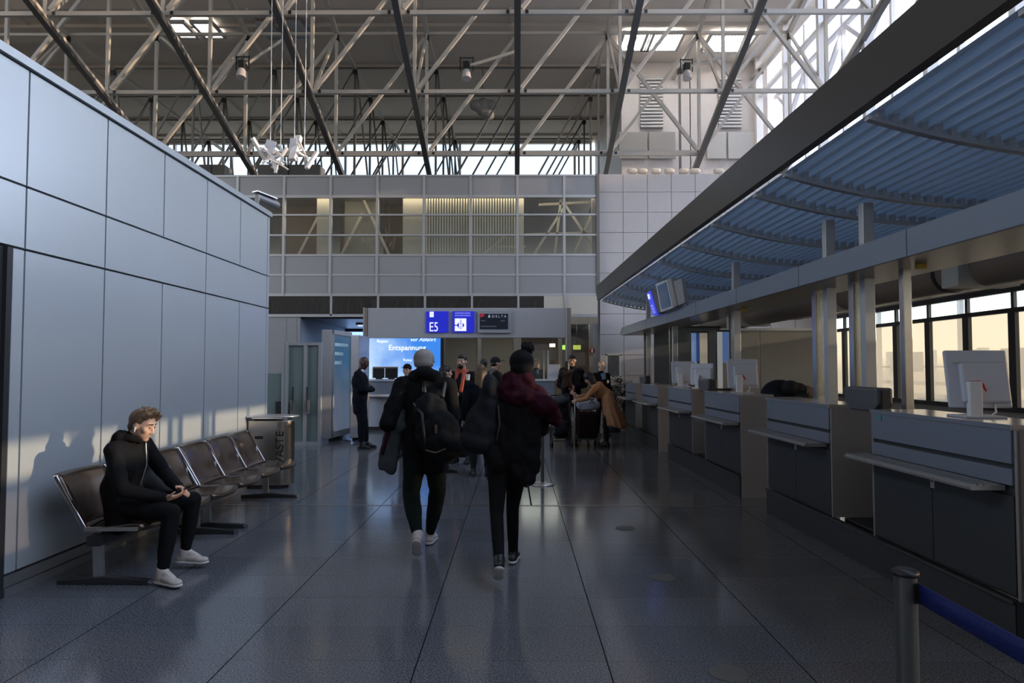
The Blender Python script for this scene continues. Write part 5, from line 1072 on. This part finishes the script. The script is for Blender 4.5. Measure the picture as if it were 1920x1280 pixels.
t = Thing('carried_coat', 'grey coat hanging from the left arm of the walking man', 'coat', pm+V3(-.26, 0, .9))
b = MB(); 
for (x0, y0, x1, y1, r0, r1) in ((741, 772, 717, 872, .055, .050), (752, 768, 733, 880, .055, .052), (744, 745, 752, 800, .045, .05), (735, 800, 724, 868, .05, .045)): b.caps(at(x0, y0, 6.0), at(x1, y1, 5.95), r0, r1, flat=((0, 1, 0), .8))
folds(t.blob('cloth', b, CGR, .012, 3), .025, .07); t.part('lining', MB().caps(at(728, 812, 5.93), at(717, 850, 5.91), .018, .014), CMA)
# ---------------------------------------------------------------- walking woman seen from behind
pw = V3(-.06, 5.35, 0)
def X_(px, py, Y): return at(px, py, Y)-pw
def ex_ww(t, J, R, s, body, jk, P):
    b = MB(); b.ell(P(0, -.012, .040), (.102*s, .114*s, .100*s), R); b.ell(P(0, -.045, -.02), (.092*s, .080*s, .07*s), R); hb = t.blob('bobble_hat', b, CB, .010, 3, body)
    c = P(.045, .0, .150); b = MB(); b.ell(c, .048); rr = random.Random(6)
    for i in range(60):
        v = Vector((rr.gauss(0, 1), rr.gauss(0, 1), rr.gauss(0, 1))).normalized(); b.caps(c+v*.02, c+v*rr.uniform(.048, .060), .016, .007, 6, 2)
    t.blob('bobble', b, CB, .007, 0, hb)
    b = MB(); C = J['nk']
    b.caps(C+V3(-.22, -.05, -.03), C+V3(-.02, -.08, .03), .060, .090); b.caps(C+V3(-.02, -.05, .03), C+V3(.17, -.03, -.03), .085, .085); b.caps(C+V3(.17, -.03, -.04), C+V3(.30, -.04, -.18), .085, .060); b.ell(C+V3(.04, -.13, -.04), (.17, .07, .07)); b.ell(C+V3(.19, -.12, -.10), (.14, .075, .085)); b.caps(C+V3(-.04, -.03, .09), C+V3(.07, -.03, .09), .078, .078); b.caps(C+V3(-.06, .06, .04), C+V3(.1, .06, .03), .07, .07); b.caps(C+V3(.25, -.06, -.19), C+V3(.31, -.04, -.23), .05, .045)
    folds(t.blob('draped_scarf', b, CMA, .012, 4, jk), .03, .07)
figure('woman in black with maroon scarf and bobble hat walking away', pw, .0, 1.72,
    base(hl=V3(-.10, 0, .93), hr=V3(.10, 0, .93), kl=X_(931, 963, 5.25)/(1.72/1.78), kr=X_(961, 950, 5.55)/(1.72/1.78), al=X_(936, 1052, 5.02)/(1.72/1.78), ar=X_(962, 1035, 5.68)/(1.72/1.78), dl=V3(-.05, .80, -.55), dr=V3(.15, 1, 0), ul=V3(0, .55, .8),
         hd=X_(978, 687, 5.38)/(1.72/1.78), hf=V3(.05, 1, -.08), ch=V3(.02, .02, 1.30), sl=V3(-.16, 0, 1.41), sr=V3(.20, 0, 1.42), nk=V3(.06, 0, 1.46), el=V3(-.25, -.04, 1.15), wl=V3(-.2, .14, 1.02), er=V3(.28, .02, 1.17), wr=V3(.24, .22, 1.10)),
    skin, CB, CB, shoe_k, sole_w, hem=.86, bulk=1.0, vox=.012, extra=ex_ww, eyes=False, skinny=True, topname='sweater')
t = Thing('carried_coat', 'long black coat slung over the back and right arm of the walking woman', 'coat', pw+V3(.2, -.1, .9))
b = MB(); Yc = 5.25
for (x0, y0, x1, y1, r0, r1) in ((996, 765, 998, 800, .075, .06), (982, 765, 986, 900, .085, .055), (962, 760, 962, 850, .09, .09), (935, 765, 948, 850, .07, .07), (992, 850, 993, 898, .075, .045), (985, 880, 999, 885, .05, .035), (950, 850, 972, 885, .06, .05), (1003, 765, 1006, 880, .045, .035), (925, 850, 932, 872, .08, .07), (1006, 840, 1003, 870, .035, .03)): b.caps(at(x0, y0, Yc), at(x1, y1, Yc), r0, r1, flat=((0, 1, 0), .75))
o = t.blob('cloth', b, CB, .013, 3); folds(o, .035, .10); b = MB(); b.path([at(990, 910, 5.2), at(993, 928, 5.2), at(996, 946, 5.2)], .006, 6); t.part('hanging_cord', b, M['black'])
t = Thing('shoulder_bag', 'large dark sack bag hanging from the left shoulder of the walking woman', 'bag', pw+V3(-.3, -.05, 1.0))
b = MB()
for (x, y, rx, rz) in ((905, 800, .145, .17), (898, 825, .155, .11), (915, 765, .105, .15), (920, 730, .07, .12)): b.ell(at(x, y, 5.28), (rx, .11, rz))
folds(t.blob('bag_body', b, cloth('slate', (.020, .023, .028), .4), .014, 6), .035, .12); b = MB(); b.path([at(921, 728, 5.25), at(918, 700, 5.3), at(926, 694, 5.42)], .02); t.part('strap', b, M['black'])
t.part('edge_trim', MB().path([at(934, 760, 5.2), at(937, 795, 5.17), at(931, 825, 5.2)], .006), mat('brown_piping', (.07, .05, .035), .5))
# ---------------------------------------------------------------- standing man in a suit, arms folded
ps = V3(at(680, 840, 13.65).x, 13.65, 0)
def ex_suit(t, J, R, s, body, jk, P):
    b = MB(); b.caps(J['nk']+V3(-.05, .035, .01), J['nk']+V3(.05, .035, .01), .045, .045); b.ell(J['nk']+V3(0, .05, .035), (.05, .03, .03)); t.blob('shirt_collar', b, mat('shirt_white', (.6, .6, .62), .7), .008, 2, jk)
figure('bald man in a dark suit with folded arms, leaning by the advertising totem', ps, -math.pi/2+.1, 1.86,
    base(hl=V3(-.09, -.06, .92), hr=V3(.09, -.06, .92), pel=V3(0, -.06, .97), ab=V3(0, -.05, 1.10), ch=V3(0, -.06, 1.28), sl=V3(-.19, -.07, 1.41), sr=V3(.19, -.07, 1.41), nk=V3(0, -.05, 1.46), hd=V3(0, .01, 1.63), hf=V3(0, 1, -.35), kl=V3(-.1, .01, .49), kr=V3(.1, -.01, .5), el=V3(-.24, .04, 1.16), wl=V3(.02, .14, 1.16), er=V3(.24, .04, 1.14), wr=V3(-.02, .19, 1.12), nl=V3(0, 1, .3), nr=V3(0, 1, .3), fl=V3(1, -.15, .1), fr=V3(-1, -.15, 0), al=V3(-.1, .06, .085), ar=V3(.1, -.02, .085), dl=V3(-.1, 1, 0), dr=V3(.2, 1, 0)),
    skin_dark, CN_, CN_, shoe_k, shoe_k, hem=.80, bulk=1.22, legw=1.22, vox=.014, extra=ex_suit, topname='suit_jacket')
# ---------------------------------------------------------------- the queue at the gate
def q_(px, Y): return V3(at(px, 700, Y).x, Y, 0)
def ex_scarf(t, J, R, s, body, jk, P):
    b = MB(); b.caps(J['nk']+V3(-.075, .04, .03), J['nk']+V3(.075, .04, .03), .050, .050); b.caps(J['nk']+V3(-.07, .08, .04), V3(-.05, .17, 1.18*s), .035, .035, flat=((0, 1, 0), .6)); b.caps(J['nk']+V3(.07, .08, .04), V3(.03, .17, 1.02*s), .038, .035, flat=((0, 1, 0), .6)); t.blob('scarf', b, CCOR, .012, 3, jk)
    b = MB(); b.ell(P(0, .065, -.07), (.052*s, .04*s, .042*s), R); t.blob('beard', b, hair_d, .01, 2, body)
figure('bearded man in dark jacket and coral scarf, facing the camera', q_(867, 11.6), math.pi-.35, 1.83, base(el=V3(-.26, .02, 1.14), wl=V3(-.06, .24, 1.12), er=V3(.27, -.02, 1.14), wr=V3(.2, .12, .92)), skin_fair, CB, CJ, shoe_k, shoe_k, 'short', hair_d, .86, 1.1, .014, extra=ex_scarf)
t = Thing('paper_cup', 'small white cup held by the man in the coral scarf', 'cup', (0, 0, 0)); pc = at(877, 707, 11.33); t.r.location = pc; t.off = Vector((0, 0, 0)); t.part('cup_body', MB().tube((0, 0, -.05), (0, 0, .04), .03, .038, n=16), M['white']); t.part('lid', MB().tube((0, 0, .04), (0, 0, .05), .04, .036, n=16), M['white'])
figure('woman in navy coat with light brown hair, seen from behind the walking pair', q_(901, 10.2), .15, 1.66, base(), skin, CN_, CK, shoe_k, shoe_k, 'long', mat('tawny_hair', (.14, .085, .045), .5, noise=.5, scale=40, bump=.6), .55, 1.12, .014, eyes=False, topname='coat')
figure('man with dark short hair, farthest of the queue, back turned', q_(907, 14.2), .1, 1.79, base(), skin, CK, CJ, shoe_k, shoe_k, 'short', hair_d, .88, 1.0, .016, eyes=False)
figure('man in black jacket and dark peaked cap turned to the right', q_(928, 13.2), -1.15, 1.82, base(), skin, CB, CJ, shoe_k, shoe_k, 'cap', CK, .88, 1.08, .016)
figure('woman in black with dark long hair, seen in profile beside the walking man', q_(834, 10.6), -1.2, 1.64, base(), skin_fair, CG, CK, shoe_k, shoe_k, 'long', hair_d, .70, 1.12, .016, topname='coat')
figure('person in black hat facing the camera, half hidden by the walking man', q_(764, 12.4), math.pi-.2, 1.68, base(), skin_fair, CB, CK, shoe_k, shoe_k, 'cap', CB, .8, 1.1, .016)
def ex_lan(t, J, R, s, body, jk, P): t.part('neckerchief', MB().cbox(J['nk']+V3(0, .11, -.05), (.07, .02, .16)), cloth('slate_blue', (.08, .13, .20)), jk, bevel=.01)
figure('blonde gate agent standing behind the gate desk', q_(1006, 18.65), math.pi+.3, 1.86, base(), skin_fair, CN_, CN_, shoe_k, shoe_k, 'long', hair_bl, .86, 1., .016, extra=ex_lan)
# tall man holding a child
pt_ = q_(1072, 15.25)
figure('tall dark haired man in navy sweater holding a small child', pt_, math.pi+.15, 1.91, base(el=V3(-.27, .04, 1.14), wl=V3(.0, .24, 1.10), er=V3(.28, .06, 1.14), wr=V3(.10, .26, 1.02), nl=V3(0, 1, 0), nr=V3(0, 1, 0), hd=V3(0, .04, 1.645), hf=V3(.25, 1, -.25)), skin, CN_, CK, shoe_k, shoe_k, 'short', hair_d, .90, 1.12, .014)
figure('small child in brown coat carried on the arm of the tall man', pt_+V3(-.13, -.30, .74), .25, .98, base(kl=V3(-.12, .20, .70), kr=V3(.12, .20, .70), al=V3(-.13, .18, .40), ar=V3(.13, .18, .40), el=V3(-.24, .15, 1.25), wl=V3(-.14, .36, 1.35), er=V3(.24, .15, 1.25), wr=V3(.14, .36, 1.35), hd=V3(0, .02, 1.72)), skin, CBR, CGR, shoe_k, shoe_k, 'long', hair_d, .9, 1.2, .012, eyes=False, topname='coat')
# woman in tan coat bending over the trolley
pb = q_(1137, 14.0)
def ex_tan(t, J, R, s, body, jk, P):
    skirt(t, J['ab']+V3(0, .0, -.0), J['pel']+V3(0, -.10, -.50), .175, .265, CTAN, jk)
    b = MB(); b.ell(P(0, -.02, .035), (.088, .104, .095), R); b.caps(P(.03, -.05, -.02), P(.05, .02, -.30), .07, .05); b.caps(P(-.04, -.04, -.02), P(-.05, .04, -.30), .06, .05); b.caps(P(0, -.06, 0), P(0, -.0, -.26), .07, .05); t.blob('hair', b, hair_d, .012, 2, body)
figure('woman with long black hair in tan coat, bending over the luggage trolley', pb, math.pi/2-.15, 1.70,
    base(pel=V3(0, -.10, .96), hl=V3(-.09, -.10, .92), hr=V3(.09, -.10, .92), ab=V3(0, -.02, 1.08), ch=V3(0, .16, 1.21), sl=V3(-.18, .24, 1.27), sr=V3(.18, .24, 1.27), nk=V3(0, .27, 1.32), hd=V3(0, .38, 1.46), hf=V3(0, .8, -.75), el=V3(-.22, .40, 1.04), wl=V3(-.14, .62, .98), er=V3(.22, .36, 1.08), wr=V3(.12, .60, 1.06)), skin_fair, CTAN, CB, shoe_k, shoe_k, hem=.9, bulk=1.0, vox=.014, extra=ex_tan, topname='coat')
def ex_sec(t, J, R, s, body, jk, P): t.part('shirt_front', MB().cbox(J['nk']+V3(0, .095, -.08), (.11, .06, .20)), mat('blue_shirt', (.10, .22, .50), .7), jk, bevel=.02); t.part('badge', MB().cbox(J['ch']+V3(-.09, .15, .0), (.05, .012, .07)), M['white'], jk)
figure('balding man in navy jacket and blue shirt by the poster stand, face in sunlight', q_(1127, 16.3), math.pi+.5, 1.77, base(), skin_fair, CN_, CN_, shoe_k, shoe_k, None, hair_d, .86, 1., .014, extra=ex_sec)
pcx = rot((4.3, 16.2, 0), PH)
figure('red-haired clerk in a white blouse, seen over the fourth counter', pcx, math.pi/2+.6, 1.77, base(hf=V3(0, 1, -.5)), skin_fair, cloth('white_blouse', (.45, .45, .50)), CK, shoe_k, shoe_k, 'long', hair_r, .88, .95, .014)
# ================================================================== stroller, trolley and its luggage
Ys = 14.25; x0 = at(1052, 800, Ys).x
t = Thing('pushchair', 'black folding pushchair in front of the tall man', 'pushchair', (x0, Ys, 0))
for i, (dx, dy) in enumerate(((-.20, -.28), (.20, -.28), (-.20, .30), (.20, .30))):
    o = t.part('wheel', MB().tube((x0+dx-.02, Ys+dy, .095), (x0+dx+.02, Ys+dy, .095), .095, n=24), M['black']); t.part('hub', MB().tube((x0+dx-.025, Ys+dy, .095), (x0+dx+.025, Ys+dy, .095), .04, n=16), M['panel'], o)
b = MB()
for sx in (-1, 1):
    b.path([V3(x0+sx*.20, Ys-.28, .12), V3(x0+sx*.20, Ys, .50), V3(x0+sx*.19, Ys+.30, .95), V3(x0+sx*.19, Ys+.40, 1.02)], .014); b.path([V3(x0+sx*.20, Ys+.30, .10), V3(x0+sx*.2, Ys, .52), V3(x0+sx*.18, Ys-.26, .60)], .014)
b.path([V3(x0-.2, Ys-.28, .12), V3(x0+.2, Ys-.28, .12)], .012); b.path([V3(x0-.2, Ys+.30, .12), V3(x0+.2, Ys+.30, .12)], .012); b.path([V3(x0-.19, Ys+.40, 1.02), V3(x0+.19, Ys+.40, 1.02)], .016); t.part('frame', b, M['black'])
b = MB(); b.ell((x0, Ys-.02, .46), (.17, .24, .07)); b.ell((x0, Ys+.16, .68), (.17, .08, .24)); b.ell((x0, Ys-.25, .36), (.16, .05, .12)); t.blob('seat', b, CK, .015, 3)
b = MB(); b.ell((x0, Ys+.14, .92), (.19, .17, .11)); t.blob('folded_hood', b, CGR, .015, 3)
b = MB(); b.ell((x0, Ys+.05, .22), (.17, .24, .07)); t.blob('basket', b, CB, .015, 2)
xt = at(1101, 800, 14.2).x; Yt = 14.2
t = Thing('luggage_trolley', 'steel luggage trolley under the maroon suitcase', 'trolley', (xt, Yt, 0))
b = MB(); b.box((xt-.24, Yt-.25, .14), (xt+.24, Yt+.40, .17)); t.part('platform', b, M['darkm']); b = MB()
for sx in (-1, 1): b.path([V3(xt+sx*.22, Yt+.38, .15), V3(xt+sx*.22, Yt+.45, .95)], .014)
b.path([V3(xt-.22, Yt+.45, .95), V3(xt+.22, Yt+.45, .95)], .018); t.part('push_frame', b, M['alu'])
for dx, dy in ((-.2, .35), (.2, .35), (0, -.2)): t.part('wheel', MB().tube((xt+dx-.02, Yt+dy, .075), (xt+dx+.02, Yt+dy, .075), .075, n=20), M['black'])
t = Thing('suitcase', 'dark maroon upright suitcase on the luggage trolley', 'suitcase', (xt, Yt, .17)); t.part('shell', MB().box((xt-.21, Yt-.2, .175), (xt+.21, Yt+.1, .70)), cloth('deep_maroon', (.020, .008, .010)), bevel=.05)
b = MB()
for k in range(5): x = xt-.16+k*.08; b.box((x-.008, Yt-.21, .25), (x+.008, Yt-.198, .64))
t.part('ribs', b, CB); t.part('handle', MB().path([V3(xt-.08, Yt-.05, .70), V3(xt-.08, Yt-.05, .74), V3(xt+.08, Yt-.05, .74), V3(xt+.08, Yt-.05, .70)], .012), M['black'])
t = Thing('white_bag', 'white rolled bag lying on top of the maroon suitcase', 'bag', (xt, Yt, .72)); b = MB(); b.caps((xt-.13, Yt-.05, .84), (xt+.17, Yt-.05, .84), .10, .10); b.ell((xt, Yt-.08, .80), (.17, .10, .08)); t.blob('bag_body', b, cloth('bluish_white', (.40, .45, .56)), .012, 3); t.part('strap', MB().path([V3(xt+.04, Yt-.16, .88), V3(xt+.08, Yt-.12, .95), V3(xt+.14, Yt-.15, .86)], .008), M['black'])
t = Thing('suitcase', 'black suitcase standing on the floor between the walking pair', 'suitcase', (q_(862, 11.9).x, 11.9, 0)); xk = q_(862, 11.9).x; b = MB().box((xk-.2, 11.8, .06), (xk+.2, 12.05, .60)); t.part('shell', b, M['black'], bevel=.04)
for dx in (-.15, .15): t.part('wheel', MB().tube((xk+dx-.02, 11.9, .035), (xk+dx+.02, 11.9, .035), .035), M['panel'])
t.part('handle', MB().path([V3(xk-.08, 11.95, .6), V3(xk-.08, 11.95, .82), V3(xk+.08, 11.95, .82), V3(xk+.08, 11.95, .6)], .01), M['alu'])
# ================================================================== poster stand and potted plants at the stone wall
Yp = 17.6; a = at(1137, 707, Yp); c = at(1163, 664, Yp)
t = Thing('poster_stand', 'white framed poster stand before the stone wall', 'stand', ((a.x+c.x)/2, Yp, 0))
b = MB()
for A, B in (((a.x-.02, a.z), (a.x+.03, c.z)), ((c.x-.03, a.z), (c.x+.02, c.z)), ((a.x-.02, a.z-.03), (c.x+.02, a.z+.03)), ((a.x-.02, c.z-.03), (c.x+.02, c.z+.03))): b.box((A[0], Yp-.03, A[1]), (B[0], Yp+.03, B[1]))
t.part('frame', b, M['white']); t.part('poster', MB().box((a.x, Yp, a.z), (c.x, Yp+.01, c.z)), mat('grey_poster', (.20, .21, .22), .3)); t.part('leg', MB().box((c.x-.02, Yp-.02, 0), (c.x+.02, Yp+.02, a.z)), M['chrome']); t.part('leg', MB().box((a.x-.02, Yp-.02, 0), (a.x+.02, Yp+.02, a.z)), M['chrome']); t.part('foot', MB().box((a.x-.1, Yp-.2, 0), (c.x+.1, Yp+.2, .02)), M['alu'])
leafm = mat('dark_leaf', (.018, .028, .014), .5, noise=.4, scale=9)
for i, (px, Yq, hh, lb) in enumerate(((1150, 17.2, 1.38, 'bushy dark potted plant beside the woman in the tan coat'), (1169, 18.9, 1.25, 'smaller dark potted plant near the end of the counters'))):
    p = q_(px, Yq); t = Thing('potted_plant', lb, 'plant', p, group='potted plants by the stone wall'); rr = random.Random(20+i)
    t.part('pot', MB().lathe(p, [(0, 0), (.17, 0), (.21, .42), (.19, .42), (.18, .38), (0, .38)], 20), M['darkm'])
    b = MB(); bl = MB()
    for k in range(46):
        a_ = rr.uniform(0, 6.28); r_ = rr.uniform(.05, .30); z_ = rr.uniform(.6, hh); top = p+V3(math.cos(a_)*r_, math.sin(a_)*r_, z_)
        b.caps(p+V3(0, 0, .38), top, .007, .004, 5, 2)
        for m_ in range(3):
            d = Vector((rr.uniform(-1, 1), rr.uniform(-1, 1), rr.uniform(-.3, .8))).normalized(); sd_ = d.cross(V3(0, 0, 1)).normalized()*.03; l = rr.uniform(.10, .18)
            bl.add([top, top+d*l*.5+sd_, top+d*l-V3(0, 0, .03), top+d*l*.5-sd_], [(0, 1, 2, 3)])
    t.part('stems', b, leafm); o = t.part('leaves', bl, leafm)
# low grey bench and box by the counters' end
p = at(1190, 700, 16.9)
t = Thing('side_cabinet', 'low grey cabinet with pale top between the plants and the farthest counter', 'cabinet', (3.2, 17.9, 0)); t.part('body', MB().box((3.0, 17.7, 0), (3.4, 18.2, .98)), M['cside'], bevel=.01); t.part('top', MB().box((2.96, 17.66, .98), (3.43, 18.24, 1.02)), M['cfront']); t.part('door', MB().box((3.03, 17.685, .06), (3.37, 17.70, .94)), M['panel'])
# strip notices on counter row etc.
